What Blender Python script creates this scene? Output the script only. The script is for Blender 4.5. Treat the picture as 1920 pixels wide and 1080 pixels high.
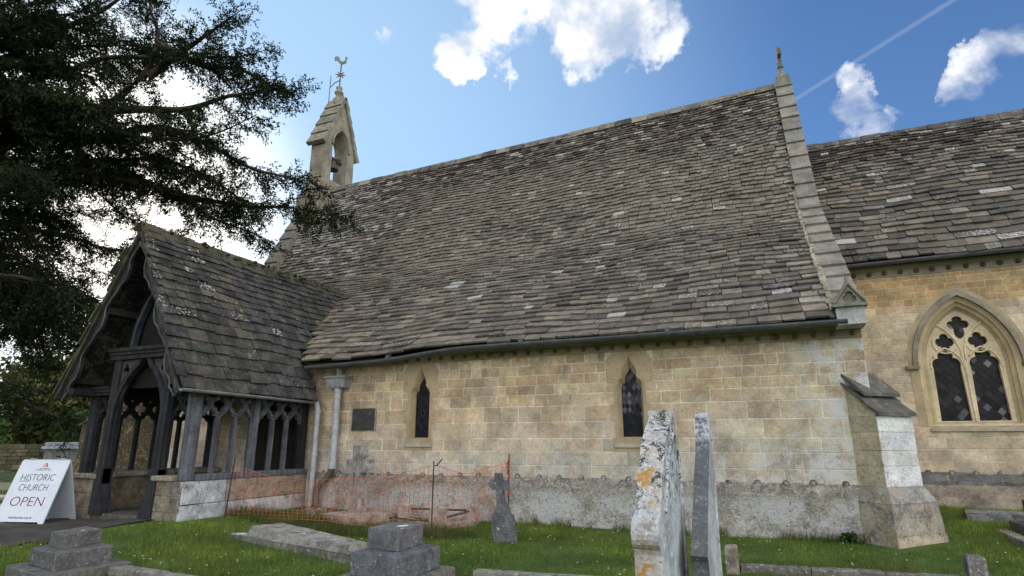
import bpy, bmesh, math, random
import numpy as np
from mathutils import Vector, Matrix, noise as mnoise
from mathutils.geometry import tessellate_polygon
R = math.radians
random.seed(7)
rng = np.random.default_rng(7)
scene = bpy.context.scene
for o in list(bpy.data.objects):
    bpy.data.objects.remove(o)

# ------------------------------------------------------------------ camera
cd = bpy.data.cameras.new('camera')
cam = bpy.data.objects.new('camera', cd)
scene.collection.objects.link(cam)
cam.location = (0, 0, 1.3)
cam.rotation_euler = (R(90 + 14.84), 0, R(23.0))
cd.sensor_width = 36.0
cd.lens = 1097.5 / 1920 * 36.0
cd.clip_start = 0.05
cd.clip_end = 3000
scene.camera = cam
scene.render.resolution_x = 1024
scene.render.resolution_y = 576
scene.view_settings.view_transform = 'Standard'
scene.view_settings.look = 'None'
scene.view_settings.exposure = 0.25
scene.view_settings.gamma = 1.0

# ------------------------------------------------------------------ sun and sky
SUN = Vector((-0.83, 0.46, 0.32)).normalized()
sl = bpy.data.lights.new('sun', 'SUN')
sl.energy = 2.6
sl.angle = R(0.6)
sl.color = (1.0, 0.9, 0.74)
sun = bpy.data.objects.new('sun', sl)
scene.collection.objects.link(sun)
sun.location = SUN * 60
sun.rotation_euler = (-SUN).to_track_quat('-Z', 'Y').to_euler()

world = bpy.data.worlds.new('World')
scene.world = world
world.use_nodes = True
WN, WL = world.node_tree.nodes, world.node_tree.links
WN.clear()


def wnode(t, **kw):
    n = WN.new(t)
    for k, v in kw.items():
        if k.startswith('i_'):
            n.inputs[k[2:]].default_value = v
        else:
            setattr(n, k, v)
    return n


def wmath(op, a, b=None, clamp=False):
    n = WN.new('ShaderNodeMath')
    n.operation = op
    n.use_clamp = clamp
    for i, v in enumerate((a, b)):
        if v is None:
            continue
        if isinstance(v, (int, float)):
            n.inputs[i].default_value = v
        else:
            WL.new(v, n.inputs[i])
    return n.outputs[0]


def wrange(v, a, b, c=0.0, d=1.0):
    n = WN.new('ShaderNodeMapRange')
    n.interpolation_type = 'SMOOTHSTEP'
    WL.new(v, n.inputs[0])
    for i, q in enumerate((a, b, c, d)):
        n.inputs[i + 1].default_value = q
    return n.outputs[0]


def wdot(vec_out, d):
    n = WN.new('ShaderNodeVectorMath')
    n.operation = 'DOT_PRODUCT'
    WL.new(vec_out, n.inputs[0])
    n.inputs[1].default_value = tuple(Vector(d).normalized())
    return n.outputs['Value']


def wnoise(vec_out, scale, detail=6, rough=0.55, dist=0.0):
    n = wnode('ShaderNodeTexNoise')
    n.inputs['Scale'].default_value = scale
    n.inputs['Detail'].default_value = detail
    n.inputs['Roughness'].default_value = rough
    n.inputs['Distortion'].default_value = dist
    WL.new(vec_out, n.inputs['Vector'])
    return n.outputs['Fac']


def wmix(f, a, b):
    n = WN.new('ShaderNodeMix')
    n.data_type = 'RGBA'
    if isinstance(f, float):
        n.inputs[0].default_value = f
    else:
        WL.new(f, n.inputs[0])
    for i, v in ((6, a), (7, b)):
        if isinstance(v, tuple):
            n.inputs[i].default_value = v + (1,) if len(v) == 3 else v
        else:
            WL.new(v, n.inputs[i])
    return n.outputs[2]


tc = wnode('ShaderNodeTexCoord')
DIR = tc.outputs['Generated']
sky = wnode('ShaderNodeTexSky', sky_type='NISHITA')
sky.sun_disc = False
sky.sun_elevation = math.asin(SUN.z)
sky.sun_rotation = math.atan2(SUN.x, SUN.y)
sky.air_density = 1.0
sky.dust_density = 0.3
sky.ozone_density = 2.0
SKY_GAIN = 0.13


def ray(px, py):
    """direction in which the photograph's point (1920x1080) is seen"""
    p, y = R(14.84), R(23.0)
    fw = Vector((-math.sin(y) * math.cos(p), math.cos(y) * math.cos(p), math.sin(p)))
    rt = Vector((math.cos(y), math.sin(y), 0))
    up = rt.cross(fw)
    return (fw + rt * ((px - 960) / 1097.5) - up * ((py - 540) / 1097.5)).normalized()


wpn = wnode('ShaderNodeTexNoise')
wpn.inputs['Scale'].default_value = 7.0
wpn.inputs['Detail'].default_value = 7
wpn.inputs['Roughness'].default_value = .6
WL.new(DIR, wpn.inputs['Vector'])
wp1 = WN.new('ShaderNodeVectorMath')
wp1.operation = 'SUBTRACT'
WL.new(wpn.outputs['Color'], wp1.inputs[0])
wp1.inputs[1].default_value = (.5, .5, .5)
wp2 = WN.new('ShaderNodeVectorMath')
wp2.operation = 'MULTIPLY_ADD'
WL.new(wp1.outputs[0], wp2.inputs[0])
wp2.inputs[1].default_value = (.30, .30, .30)
WL.new(DIR, wp2.inputs[2])
wp3 = WN.new('ShaderNodeVectorMath')
wp3.operation = 'NORMALIZE'
WL.new(wp2.outputs[0], wp3.inputs[0])
DIRW = wp3.outputs[0]
n_big = wnoise(DIR, 5.0, 7, 0.6, 0.3)
n_fine = wnoise(DIR, 10.0, 6, 0.56, 0.2)
nn = wmath('ADD', wmath('MULTIPLY', n_big, 0.55), wmath('MULTIPLY', n_fine, 0.45))
nc = wmath('SUBTRACT', nn, 0.5)
cl = None
# cumulus at fixed bearings: direction, angular radius, density
CLOUDS = [(ray(1075, -25), 8.0, 1.0), (ray(1000, 5), 4.6, 1.0), (ray(1160, 15), 5.2, 1.0), (ray(1085, 65), 4.6, 1.0), (ray(960, -10), 3.4, .9),
          (ray(880, 62), 4.0, 1.0), (ray(890, 112), 2.6, 0.9), (ray(935, 110), 1.8, 0.8), (ray(850, 50), 2.4, .8),
          (ray(1225, 85), 2.6, 0.62), (ray(1610, 205), 2.5, 0.50), (ray(1580, 250), 2.4, 0.34),
          (ray(1912, 95), 3.5, 0.52), (ray(1850, 165), 2.6, 0.36), (ray(672, 80), 1.1, 0.45), (ray(1170, 130), 1.2, 0.5)]
for d, rad, dens in CLOUDS:
    f = wrange(wdot(DIRW, d), math.cos(R(rad * 1.12)), math.cos(R(rad * 0.25)), 0.0, dens)
    cl = f if cl is None else wmath('MAXIMUM', cl, f)
mask_v = wmath('ADD', cl, wmath('MULTIPLY', nc, 3.0))
mask_v = wmath('MULTIPLY', mask_v, wrange(cl, 0.0, 0.12))
m_front = wrange(mask_v, 0.22, 1.08)
# added bright cloud field, unseen behind the camera, to light the shaded walls
south = wrange(wdot(DIR, (0.75, -0.8, 0.30)), 0.08, 0.42)
n_s = wnoise(DIR, 2.6, 6, 0.55, 0.2)
m_south = wmath('MULTIPLY', wrange(n_s, 0.36, 0.54), south)
m_all = wmath('MAXIMUM', m_front, m_south)
# thin veil towards the low sun
s_dot = wdot(DIR, SUN)
veil = wrange(s_dot, 0.93, 1.0, 0.0, 1.0)
veil = wmath('MULTIPLY', wmath('POWER', veil, 2.2), .95)
# contrail: a thin streak on a great circle
a, b = ray(1490, 187), ray(1800, -8)
nrm = a.cross(b).normalized()
off = wmath('ABSOLUTE', wdot(DIR, nrm))
mid = (a + b).normalized()
tr = wmath('MULTIPLY', wrange(off, 0.0046, 0.0005), wrange(wdot(DIR, (a + b * 1.5).normalized()), math.cos(R(16)), math.cos(R(10))))
tr = wmath('MULTIPLY', tr, wmath('ADD', 0.0, wmath('MULTIPLY', n_fine, 0.17)))
skyc = WN.new('ShaderNodeVectorMath')
skyc.operation = 'SCALE'
WL.new(sky.outputs['Color'], skyc.inputs[0])
skyc.inputs[3].default_value = SKY_GAIN
c_shade = wmix(wrange(n_fine, 0.35, 0.62), (0.62, 0.66, 0.74), (1.15, 1.13, 1.1))
south_c = wmix(wrange(n_s, 0.3, 0.7), (1.5, 1.5, 1.52), (2.3, 2.2, 2.1))
c_cloud = wmix(south, c_shade, south_c)
hue = WN.new('ShaderNodeVectorMath')
hue.operation = 'MULTIPLY'
WL.new(skyc.outputs[0], hue.inputs[0])
hue.inputs[1].default_value = (0.80, 1.05, 1.36)
lum = WN.new('ShaderNodeRGBToBW')
WL.new(hue.outputs[0], lum.inputs[0])
cmp_ = WN.new('ShaderNodeVectorMath')
cmp_.operation = 'SCALE'
WL.new(hue.outputs[0], cmp_.inputs[0])
WL.new(wmath('DIVIDE', 1.03, wmath('ADD', 1.0, wmath('MULTIPLY', lum.outputs[0], 0.85))), cmp_.inputs[3])
hz = wmath('MULTIPLY', wrange(s_dot, 0.45, 0.97), 0.62)
col = wmix(hz, cmp_.outputs[0], (0.52, 0.76, 0.98))
col = wmix(veil, col, (1.7, 1.6, 1.45))
col = wmix(tr, col, (0.95, 1.0, 1.1))
col = wmix(m_all, col, c_cloud)
bg = wnode('ShaderNodeBackground')
bg.inputs['Strength'].default_value = 1.0
WL.new(col, bg.inputs['Color'])
wo = wnode('ShaderNodeOutputWorld')
WL.new(bg.outputs[0], wo.inputs['Surface'])

# ------------------------------------------------------------------ helpers
COL = scene.collection


class MB:
    """collects faces with a colour each, builds ONE mesh object"""

    def __init__(self):
        self.v, self.f, self.t, self.s = [], [], [], []

    def face(self, pts, tint=(1, 1, 1), smooth=False):
        b = len(self.v)
        self.v.extend([tuple(p) for p in pts])
        self.f.append(tuple(range(b, b + len(pts))))
        self.t.append(tint)
        self.s.append(smooth)

    def mesh(self, verts, faces, tint=(1, 1, 1), smooth=False):
        b = len(self.v)
        self.v.extend([tuple(p) for p in verts])
        for f in faces:
            self.f.append(tuple(i + b for i in f))
            self.t.append(tint)
            self.s.append(smooth)

    def hexa(self, p, tint=(1, 1, 1)):
        """8 points: bottom ring 0-3 counter-clockwise, top ring 4-7"""
        self.mesh(p, [(3, 2, 1, 0), (4, 5, 6, 7), (0, 1, 5, 4), (1, 2, 6, 5), (2, 3, 7, 6), (3, 0, 4, 7)], tint)

    def box(self, x0, x1, y0, y1, z0, z1, tint=(1, 1, 1)):
        self.hexa([(x0, y0, z0), (x1, y0, z0), (x1, y1, z0), (x0, y1, z0),
                   (x0, y0, z1), (x1, y0, z1), (x1, y1, z1), (x0, y1, z1)], tint)

    def cbox(self, x0, x1, y0, y1, z0, z1, c=0.015, tint=(1, 1, 1), jit=0.0):
        """box with chamfered edges"""
        bm = bmesh.new()
        bmesh.ops.create_cube(bm, size=1)
        for q in bm.verts:
            q.co = Vector((x0 + (x1 - x0) * (q.co.x + .5), y0 + (y1 - y0) * (q.co.y + .5), z0 + (z1 - z0) * (q.co.z + .5)))
        bmesh.ops.bevel(bm, geom=list(bm.edges), offset=c, segments=2, affect='EDGES', profile=.6)
        if jit:
            for q in bm.verts:
                q.co += Vector((random.uniform(-jit, jit), random.uniform(-jit, jit), random.uniform(-jit, jit)))
        self.bm(bm, tint)
        bm.free()

    def bm(self, bm, tint=(1, 1, 1), smooth=False):
        bm.verts.index_update()
        self.mesh([q.co for q in bm.verts], [[q.index for q in f.verts] for f in bm.faces], tint, smooth)

    def beam(self, p, q, w, h, up=(0, 0, 1), tint=(1, 1, 1), w2=None, h2=None):
        p, q, up = Vector(p), Vector(q), Vector(up)
        d = (q - p).normalized()
        s = d.cross(up).normalized()
        u = s.cross(d)
        w2, h2 = w2 or w, h2 or h
        pts = []
        for c, ww, hh in ((p, w, h), (q, w2, h2)):
            for a, b in ((-1, -1), (1, -1), (1, 1), (-1, 1)):
                pts.append(c + s * (a * ww / 2) + u * (b * hh / 2))
        self.mesh(pts, [(0, 1, 2, 3), (7, 6, 5, 4), (4, 5, 1, 0), (5, 6, 2, 1), (6, 7, 3, 2), (7, 4, 0, 3)], tint)

    def tube(self, path, rad, n=8, tint=(1, 1, 1), cap=True, smooth=True):
        path = [Vector(p) for p in path]
        if not hasattr(rad, '__len__'):
            rad = [rad] * len(path)
        rings = []
        ref = Vector((0.31, 0.2, 0.93)).normalized()
        for i, p in enumerate(path):
            d = (path[min(i + 1, len(path) - 1)] - path[max(i - 1, 0)]).normalized()
            if abs(d.dot(ref)) > .95:
                ref = Vector((0.9, -0.3, 0.1)).normalized()
            a = d.cross(ref).normalized()
            b = a.cross(d).normalized()
            rings.append([p + (a * math.cos(t) + b * math.sin(t)) * rad[i] for t in [2 * math.pi * k / n for k in range(n)]])
        vs = [q for r in rings for q in r]
        fs = []
        for i in range(len(rings) - 1):
            for k in range(n):
                fs.append((i * n + k, i * n + (k + 1) % n, (i + 1) * n + (k + 1) % n, (i + 1) * n + k))
        self.mesh(vs, fs, tint, smooth)
        if cap:
            self.mesh(rings[0], [tuple(range(n))], tint)
            self.mesh(rings[-1], [tuple(range(n - 1, -1, -1))], tint)

    def lathe(self, prof, c, n=16, tint=(1, 1, 1), smooth=True):
        """profile (radius, z) turned round a vertical axis at c"""
        vs, fs = [], []
        for r, z in prof:
            for k in range(n):
                t = 2 * math.pi * k / n
                vs.append((c[0] + r * math.cos(t), c[1] + r * math.sin(t), c[2] + z))
        for i in range(len(prof) - 1):
            for k in range(n):
                fs.append((i * n + k, i * n + (k + 1) % n, (i + 1) * n + (k + 1) % n, (i + 1) * n + k))
        self.mesh(vs, fs, tint, smooth)

    def prism(self, loops, depth, o, u, v, n, tint=(1, 1, 1), back=True, side_tint=None):
        """outline with holes (2-D loops, first is the outer one) pushed back by depth from the plane o,u,v"""
        o, u, v, n = Vector(o), Vector(u), Vector(v), Vector(n)
        flat = [p for l in loops for p in l]
        tris = tessellate_polygon([[Vector((p[0], p[1], 0)) for p in l] for l in loops])
        fr = [o + u * p[0] + v * p[1] for p in flat]
        bk = [p - n * depth for p in fr]

        def orient(t):
            a, b, c = (Vector(flat[i]) for i in t)
            return t if (b - a).cross(c - a) > 0 else t[::-1]
        tr_ = [orient(tuple(t)) for t in tris]
        self.mesh(fr, tr_, tint)
        if back:
            self.mesh(bk, [t[::-1] for t in tr_], tint)
        k = 0
        for l in loops:
            m = len(l)
            for i in range(m):
                j = (i + 1) % m
                self.mesh([fr[k + i], fr[k + j], bk[k + j], bk[k + i]], [(0, 1, 2, 3)], side_tint or tint)
            k += m

    def ring(self, loop, b_out, b_in, tint=(1, 1, 1)):
        """quads between two point lists of equal length"""
        m = len(b_out)
        for i in range(m):
            j = (i + 1) % m
            self.mesh([b_out[i], b_out[j], b_in[j], b_in[i]], [(0, 1, 2, 3)], tint)

    def build(self, name, mat, parent=None, label=None, origin=None):
        me = bpy.data.meshes.new(name)
        off = Vector(origin) if origin is not None else (Vector(ROOT[parent.name]) if parent is not None else Vector((0, 0, 0)))
        v = np.array(self.v, dtype=np.float64).reshape(-1, 3) - np.array(off)
        me.from_pydata(v.tolist(), [], self.f)
        at = me.attributes.new('tint', 'FLOAT_COLOR', 'FACE')
        t = np.ones((len(self.f), 4), dtype=np.float32)
        t[:, :] = np.array([(q, q, q, 0) if isinstance(q, (int, float)) else (tuple(q) + (0,))[:4] for q in self.t], dtype=np.float32)
        at.data.foreach_set('color', t.ravel())
        me.polygons.foreach_set('use_smooth', self.s)
        me.materials.append(mat)
        me.update()
        me.validate()
        o = bpy.data.objects.new(name, me)
        COL.objects.link(o)
        if parent is not None:
            o.parent = parent
            ROOT[o.name] = tuple(off)
        else:
            o.location = off
            ROOT[o.name] = tuple(off)
        if label:
            o['label'] = label
        return o


ROOT = {}


def thing(name, label, cat, loc, group=None):
    o = bpy.data.objects.new(name, None)
    o.empty_display_size = .2
    COL.objects.link(o)
    o.location = loc
    ROOT[o.name] = tuple(loc)
    o['label'] = label
    o['category'] = cat
    if group:
        o['group'] = group
    return o


def tag(o, label, cat, group=None, kind=None):
    o['label'] = label
    o['category'] = cat
    if group:
        o['group'] = group
    if kind:
        o['kind'] = kind
    return o


def smooth01(a, b, x):
    t = np.clip((x - a) / (b - a), 0, 1)
    return t * t * (3 - 2 * t)


def jit(c, a=.12, h=.03):
    k = 1 + random.uniform(-a, a)
    return tuple(max(0, q * k * (1 + random.uniform(-h, h))) for q in c)


def lerp(a, b, t):
    return tuple(x + (y - x) * t for x, y in zip(a, b))


# ------------------------------------------------------------------ materials
def material(name, rough=.9, var=(3.0, .5), spots=(), bump=(30., .25), bump2=None, zones=(), grain=None, metal=0., spec=.3,
             base=None, cracks=None, trans=0., alich=None):
    """base colour = per-face 'tint' (or base) x noise, then lichen/dirt spots.
    spots: (colour, noise scale, threshold, softness, amount, (axis, lo, hi) or None)"""
    m = bpy.data.materials.new(name)
    m.use_nodes = True
    N, L = m.node_tree.nodes, m.node_tree.links
    N.clear()
    out = N.new('ShaderNodeOutputMaterial')
    bs = N.new('ShaderNodeBsdfPrincipled')
    L.new(bs.outputs[0], out.inputs[0])
    bs.inputs['Roughness'].default_value = rough
    bs.inputs['Metallic'].default_value = metal
    bs.inputs['Specular IOR Level'].default_value = spec
    geo = N.new('ShaderNodeNewGeometry')
    P = geo.outputs['Position']

    def noi(scale, detail=5, rgh=.6, vec=P, dist=0.):
        n = N.new('ShaderNodeTexNoise')
        n.inputs['Scale'].default_value = scale
        n.inputs['Detail'].default_value = detail
        n.inputs['Roughness'].default_value = rgh
        n.inputs['Distortion'].default_value = dist
        L.new(vec, n.inputs['Vector'])
        return n.outputs['Fac']

    def rngn(v, a, b, c=0., d=1.):
        n = N.new('ShaderNodeMapRange')
        n.interpolation_type = 'SMOOTHSTEP'
        L.new(v, n.inputs[0])
        for i, q in enumerate((a, b, c, d)):
            n.inputs[i + 1].default_value = q
        return n.outputs[0]

    def mul(a, b):
        n = N.new('ShaderNodeMath')
        n.operation = 'MULTIPLY'
        for i, v in enumerate((a, b)):
            if isinstance(v, (int, float)):
                n.inputs[i].default_value = v
            else:
                L.new(v, n.inputs[i])
        return n.outputs[0]

    def mix(f, a, b, mode='MIX'):
        n = N.new('ShaderNodeMix')
        n.data_type = 'RGBA'
        n.blend_type = mode
        if isinstance(f, (int, float)):
            n.inputs[0].default_value = f
        else:
            L.new(f, n.inputs[0])
        for i, v in ((6, a), (7, b)):
            if isinstance(v, tuple):
                n.inputs[i].default_value = (v[0], v[1], v[2], 1)
            else:
                L.new(v, n.inputs[i])
        return n.outputs[2]

    at = N.new('ShaderNodeAttribute')
    at.attribute_name = 'tint'
    col = at.outputs['Color']
    if base is not None:
        col = mix(1.0, col, tuple(base), 'MULTIPLY')
    f = rngn(noi(var[0], 6, .65), .25, .75, 1 - var[1], 1 + var[1])
    cmb = N.new('ShaderNodeCombineColor')
    for i in range(3):
        L.new(f, cmb.inputs[i])
    col = mix(1.0, col, cmb.outputs[0], 'MULTIPLY')
    f2 = rngn(noi(var[0] * 9, 4, .7), .25, .75, 1 - var[1] * .55, 1 + var[1] * .55)
    cmb2 = N.new('ShaderNodeCombineColor')
    for i in range(3):
        L.new(f2, cmb2.inputs[i])
    col = mix(1.0, col, cmb2.outputs[0], 'MULTIPLY')
    if grain:
        mp = N.new('ShaderNodeMapping')
        mp.inputs['Scale'].default_value = grain
        L.new(P, mp.inputs['Vector'])
        g = rngn(noi(1.0, 5, .65, mp.outputs[0]), .3, .7, .55, 1.3)
        cg = N.new('ShaderNodeCombineColor')
        for i in range(3):
            L.new(g, cg.inputs[i])
        col = mix(1.0, col, cg.outputs[0], 'MULTIPLY')
    sep = N.new('ShaderNodeSeparateXYZ')
    L.new(P, sep.inputs[0])
    if alich:
        kk = N.new('ShaderNodeMath')
        kk.operation = 'MULTIPLY_ADD'
        L.new(at.outputs['Alpha'], kk.inputs[0])
        kk.inputs[1].default_value = .42
        L.new(noi(alich[1], 5, .65, dist=.3), kk.inputs[2])
        col = mix(rngn(kk.outputs[0], alich[2], alich[2] + .05, 0., .92), col, tuple(alich[0]))
    for sp in spots:
        c, sc, th, so, am = sp[:5]
        ka = N.new('ShaderNodeMath')
        ka.operation = 'MULTIPLY_ADD'
        L.new(noi(sc * 6.5 + 8, 4, .7), ka.inputs[0])
        ka.inputs[1].default_value = .42
        L.new(mul(noi(sc, 5, .62, dist=.5), .70), ka.inputs[2])
        k = rngn(ka.outputs[0], .56 + (th - .5) * .80, .56 + (th - .5) * .80 + so * .8, 0., am)
        for z in (sp[5:] if len(sp) > 5 else ()):
            if z:
                k = mul(k, rngn(sep.outputs['XYZ'.index(z[0])], z[1], z[2]))
        col = mix(k, col, tuple(c))
    L.new(col, bs.inputs['Base Color'])
    h = noi(bump[0], 6, .7)
    bp = N.new('ShaderNodeBump')
    bp.inputs['Strength'].default_value = bump[1]
    bp.inputs['Distance'].default_value = .02 if bump2 is None else bump2
    L.new(h, bp.inputs['Height'])
    L.new(bp.outputs[0], bs.inputs['Normal'])
    if trans:
        tl = N.new('ShaderNodeBsdfTranslucent')
        L.new(col, tl.inputs['Color'])
        ms = N.new('ShaderNodeMixShader')
        ms.inputs[0].default_value = trans
        L.new(bs.outputs[0], ms.inputs[1])
        L.new(tl.outputs[0], ms.inputs[2])
        L.new(ms.outputs[0], out.inputs[0])
    return m


WHITE_L = (.52, .54, .53)
M = {}
M['ashlar'] = material('cotswold_ashlar', .92, (2.4, .34), [
    ((.28, .235, .17), 1.6, .54, .2, .35),
    ((.54, .48, .36), 3.1, .54, .12, .5),
    ((.24, .235, .20), 3.5, .42, .2, .6, ('X', -6.42, -6.22), ('X', -5.82, -6.02), ('Z', 1.32, 1.2), ('Z', .72, 1.0)),
    ((.24, .22, .18), 3.5, .44, .2, .5, ('X', -2.36, -2.16), ('X', -1.75, -1.95), ('Z', 1.32, 1.2), ('Z', .72, 1.0)),
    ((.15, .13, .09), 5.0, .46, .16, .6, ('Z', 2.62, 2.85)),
    ((.16, .14, .10), 2.6, .48, .16, .6, ('X', -6.8, -8.2)),
    ((.32, .32, .29), 2.6, .46, .16, .75, ('Z', 1.35, .75)),
    ((.56, .57, .55), 5.0, .50, .12, .7, ('Z', 1.30, .85)),
    ((.58, .61, .62), 4.0, .44, .16, .85, ('X', .2, 1.0), ('Z', 3.1, 2.6)),
    ((.58, .60, .60), 4.4, .46, .16, .75, ('X', -1.6, .7), ('Z', 2.2, 1.0)),
    (WHITE_L, 21., .60, .04, .85, ('Z', 2.3, .9)),
    ((.56, .56, .52), 34., .615, .03, .9, ('X', -5.0, -3.6), ('Z', 2.3, 1.7)),
    ((.10, .09, .07), 19., .665, .04, .7, ('Z', 1.6, .8))],
    bump=(24., .55), bump2=.014)
M['chancel_ashlar'] = material('chancel_ashlar', .92, (2.2, .32), [
    ((.30, .25, .17), 1.4, .54, .2, .3),
    ((.30, .29, .25), 1.9, .50, .18, .6, ('Z', 2.0, .8)),
    (WHITE_L, 18., .615, .04, .85, ('Z', 3.5, 2.4))], bump=(24., .5), bump2=.014)
M['dressed'] = material('dressed_stone', .9, (2.5, .22), [((.25, .22, .17), 3., .55, .25, .4), (WHITE_L, 20., .68, .05, .5)],
                        bump=(40., .2), bump2=.008)
M['plinth'] = material('plinth_render', .95, (4., .4), [
    ((.52, .54, .54), 2.4, .42, .14, .85, ('Z', .64, .42)),
    ((.21, .195, .17), 2.8, .53, .12, .65),
    ((.085, .08, .07), 4., .45, .14, .8, ('Z', .46, .66)),
    ((.52, .52, .49), 30., .575, .04, .85), ((.08, .075, .065), 24., .60, .04, .8), ((.42, .34, .15), 9., .66, .03, .7)], bump=(26., 1.), bump2=.035)
M['weathered'] = material('weathered_coping_stone', .95, (3., .35), [((.33, .32, .28), 6., .56, .1, .6), ((.33, .24, .09), 5., .68, .06, .7),
                          ((.06, .058, .05), 4., .6, .15, .6)], bump=(25., .5), bump2=.015)
M['buttress'] = material('buttress_stone', .95, (3., .3), [
    ((.12, .115, .105), 3.4, .50, .12, .75, ('Z', .85, .6)),
    ((.34, .24, .09), 4.2, .57, .08, .6), ((.52, .51, .47), 24., .60, .04, .8), ((.09, .085, .075), 16., .61, .05, .7)], bump=(24., .8), bump2=.025)
M['tile'] = material('stone_roof_tile', .88, (5., .32), [((.42, .42, .39), 14., .66, .05, .75), ((.05, .048, .045), 2.2, .56, .2, .45)],
                     bump=(28., .6), bump2=.012, alich=((.44, .44, .41), 26., .745))
M['porch_tile'] = material('porch_roof_tile', .9, (4., .4), [((.11, .105, .083), 4., .50, .15, .7),
                           ((.30, .30, .26), 24., .62, .05, .6)], bump=(28., .6), bump2=.012, alich=((.46, .47, .45), 20., .76))
M['iron'] = material('painted_cast_iron', .6, (6., .35), [((.2, .2, .19), 9., .6, .1, .5)], bump=(40., .15), spec=.4)
M['lead_paint'] = material('grey_painted_pipe', .55, (5., .25), [((.16, .15, .13), 7., .6, .12, .5)], bump=(40., .12), spec=.45)
M['oak'] = material('silvered_oak', .85, (6., .3), [((.016, .016, .016), 5., .58, .15, .5)], bump=(50., .3), bump2=.006, grain=(14., 14., 1.2))
M['glass'] = material('leaded_glass', .28, (2., .3), (), bump=(9., .1), spec=.13)
M['lead'] = material('lead_came', .5, (8., .2), (), spec=.4)
M['grave'] = material('gravestone', .92, (6., .45), [((.07, .068, .06), 5., .53, .12, .7), ((.42, .43, .41), 20., .575, .04, .8), ((.64, .64, .62), 8., .66, .025, .95),
                      ((.36, .27, .1), 9., .665, .03, .7), ((.05, .05, .045), 28., .62, .04, .7)], bump=(32., .8), bump2=.018)
M['slate'] = material('dark_granite_monument', .85, (6., .4), [((.20, .19, .15), 7., .55, .1, .6), ((.05, .052, .056), 5., .54, .12, .6),
                      ((.36, .37, .36), 30., .60, .04, .75), ((.55, .57, .55), 10., .65, .02, .9), ((.34, .25, .09), 10., .675, .03, .8)], bump=(40., .7), bump2=.012)
M['head_lichen'] = material('lichened_headstone', .92, (4., .3), [
    ((.52, .56, .58), 9., .46, .1, .8), ((.04, .037, .035), 20., .53, .03, .95, ('Z', .8, 1.15)), ((.68, .69, .67), 11., .60, .03, .9),
    ((.45, .23, .04), 8., .535, .04, .95, ('X', -.50, -.56), ('Z', 1.32, 1.15)), ((.16, .15, .13), 30., .60, .05, .8)], bump=(30., .6), bump2=.012)
M['head_grey'] = material('grey_headstone', .9, (4., .35), [((.50, .53, .56), 6., .40, .14, .9, ('Z', 1.22, 1.34)), ((.05, .05, .055), 14., .60, .05, .7), ((.33, .34, .35), 24., .58, .05, .6), ((.25, .17, .08), 9., .66, .06, .5),
                          ((.40, .44, .49), 3., .3, .3, .5, ('X', -.30, -.285))], bump=(30., .5), bump2=.01)
M['plain'] = material('plain_paint', .6, (4., .12), (), bump=(60., .05), spec=.35)
M['sign'] = material('sign_panel', .45, (3., .06), [((.5, .5, .48), 12., .68, .06, .35)], bump=(60., .03), spec=.4)
M['net'] = material('orange_netting', .6, (8., .15), (), bump=(60., .05), trans=.25)
M['copper'] = material('verdigris_copper', .7, (9., .35), [((.16, .13, .09), 14., .56, .1, .6)], bump=(50., .1))
M['bark'] = material('yew_bark', .95, (6., .4), (), bump=(20., .7), bump2=.03, base=(.05, .036, .027))
M['leaf'] = material('yew_leaf', .75, (1.2, .35), (), bump=(60., .0), spec=.12, trans=.12)
M['hedge'] = material('hedge_leaf', .75, (.5, .4), (), bump=(60., .0), spec=.15, trans=.2)
M['grassblade'] = material('grass_blade', .75, (1.1, .5), (), bump=(60., .0), spec=.15, trans=.25)
M['soil'] = material('turf', .95, (1.6, .35), [((.035, .05, .014), 6., .5, .2, .6)], bump=(40., .7), bump2=.03)
M['tarmac'] = material('path_tarmac', .95, (2., .45), [((.05, .06, .025), 3., .56, .12, .7), ((.13, .12, .10), 22., .60, .05, .7)], bump=(120., .6), bump2=.01)
M['rubble'] = material('rubble_wall_stone', .95, (3., .35), [((.07, .075, .03), 2.5, .52, .15, .6), ((.3, .29, .25), 9., .62, .08, .5)],
                       bump=(12., .8), bump2=.04)
M['petal'] = material('daisy_petal', .6, (5., .05), (), bump=(60., 0.))
M['dark'] = material('dark_interior', .95, (3., .3), (), base=(.03, .027, .023))

# ------------------------------------------------------------------ ground
CP = np.array([(-8.9, 7, .10), (-11.4, 6.2, .03), (-3.8, 9.88, 0), (-2, 9.88, -.03), (1, 9.88, 0), (2.0, 10.1, 0), (2.4, 12.8, .27),
               (4.5, 12.8, .27), (-8.7, 9.8, .07), (-3.4, 7.9, -.03), (-3.7, 5.5, -.16), (-8, 4.8, -.15), (0, 3, -.3), (0, 0, -.3),
               (-6, 7, -.07), (0, 8, -.1), (2, 8.2, -.1), (-15, 9, .1), (-28, 15, .1), (4, 9, .0), (-6, 2, -.28), (6, 4, -.2),
               (-13, 3, -.1), (-2.5, 6.6, -.12), (3, 11.6, .12), (-60, 30, .2), (-20, -20, -.3), (20, -20, -.3), (30, 20, .3), (-30, 40, .3)])


def gz(x, y):
    x = np.asarray(x, float)
    y = np.asarray(y, float)
    d2 = (x[..., None] - CP[:, 0]) ** 2 + (y[..., None] - CP[:, 1]) ** 2
    w = 1 / (d2 + .25) ** 1.6
    return (w * CP[:, 2]).sum(-1) / w.sum(-1)


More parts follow.
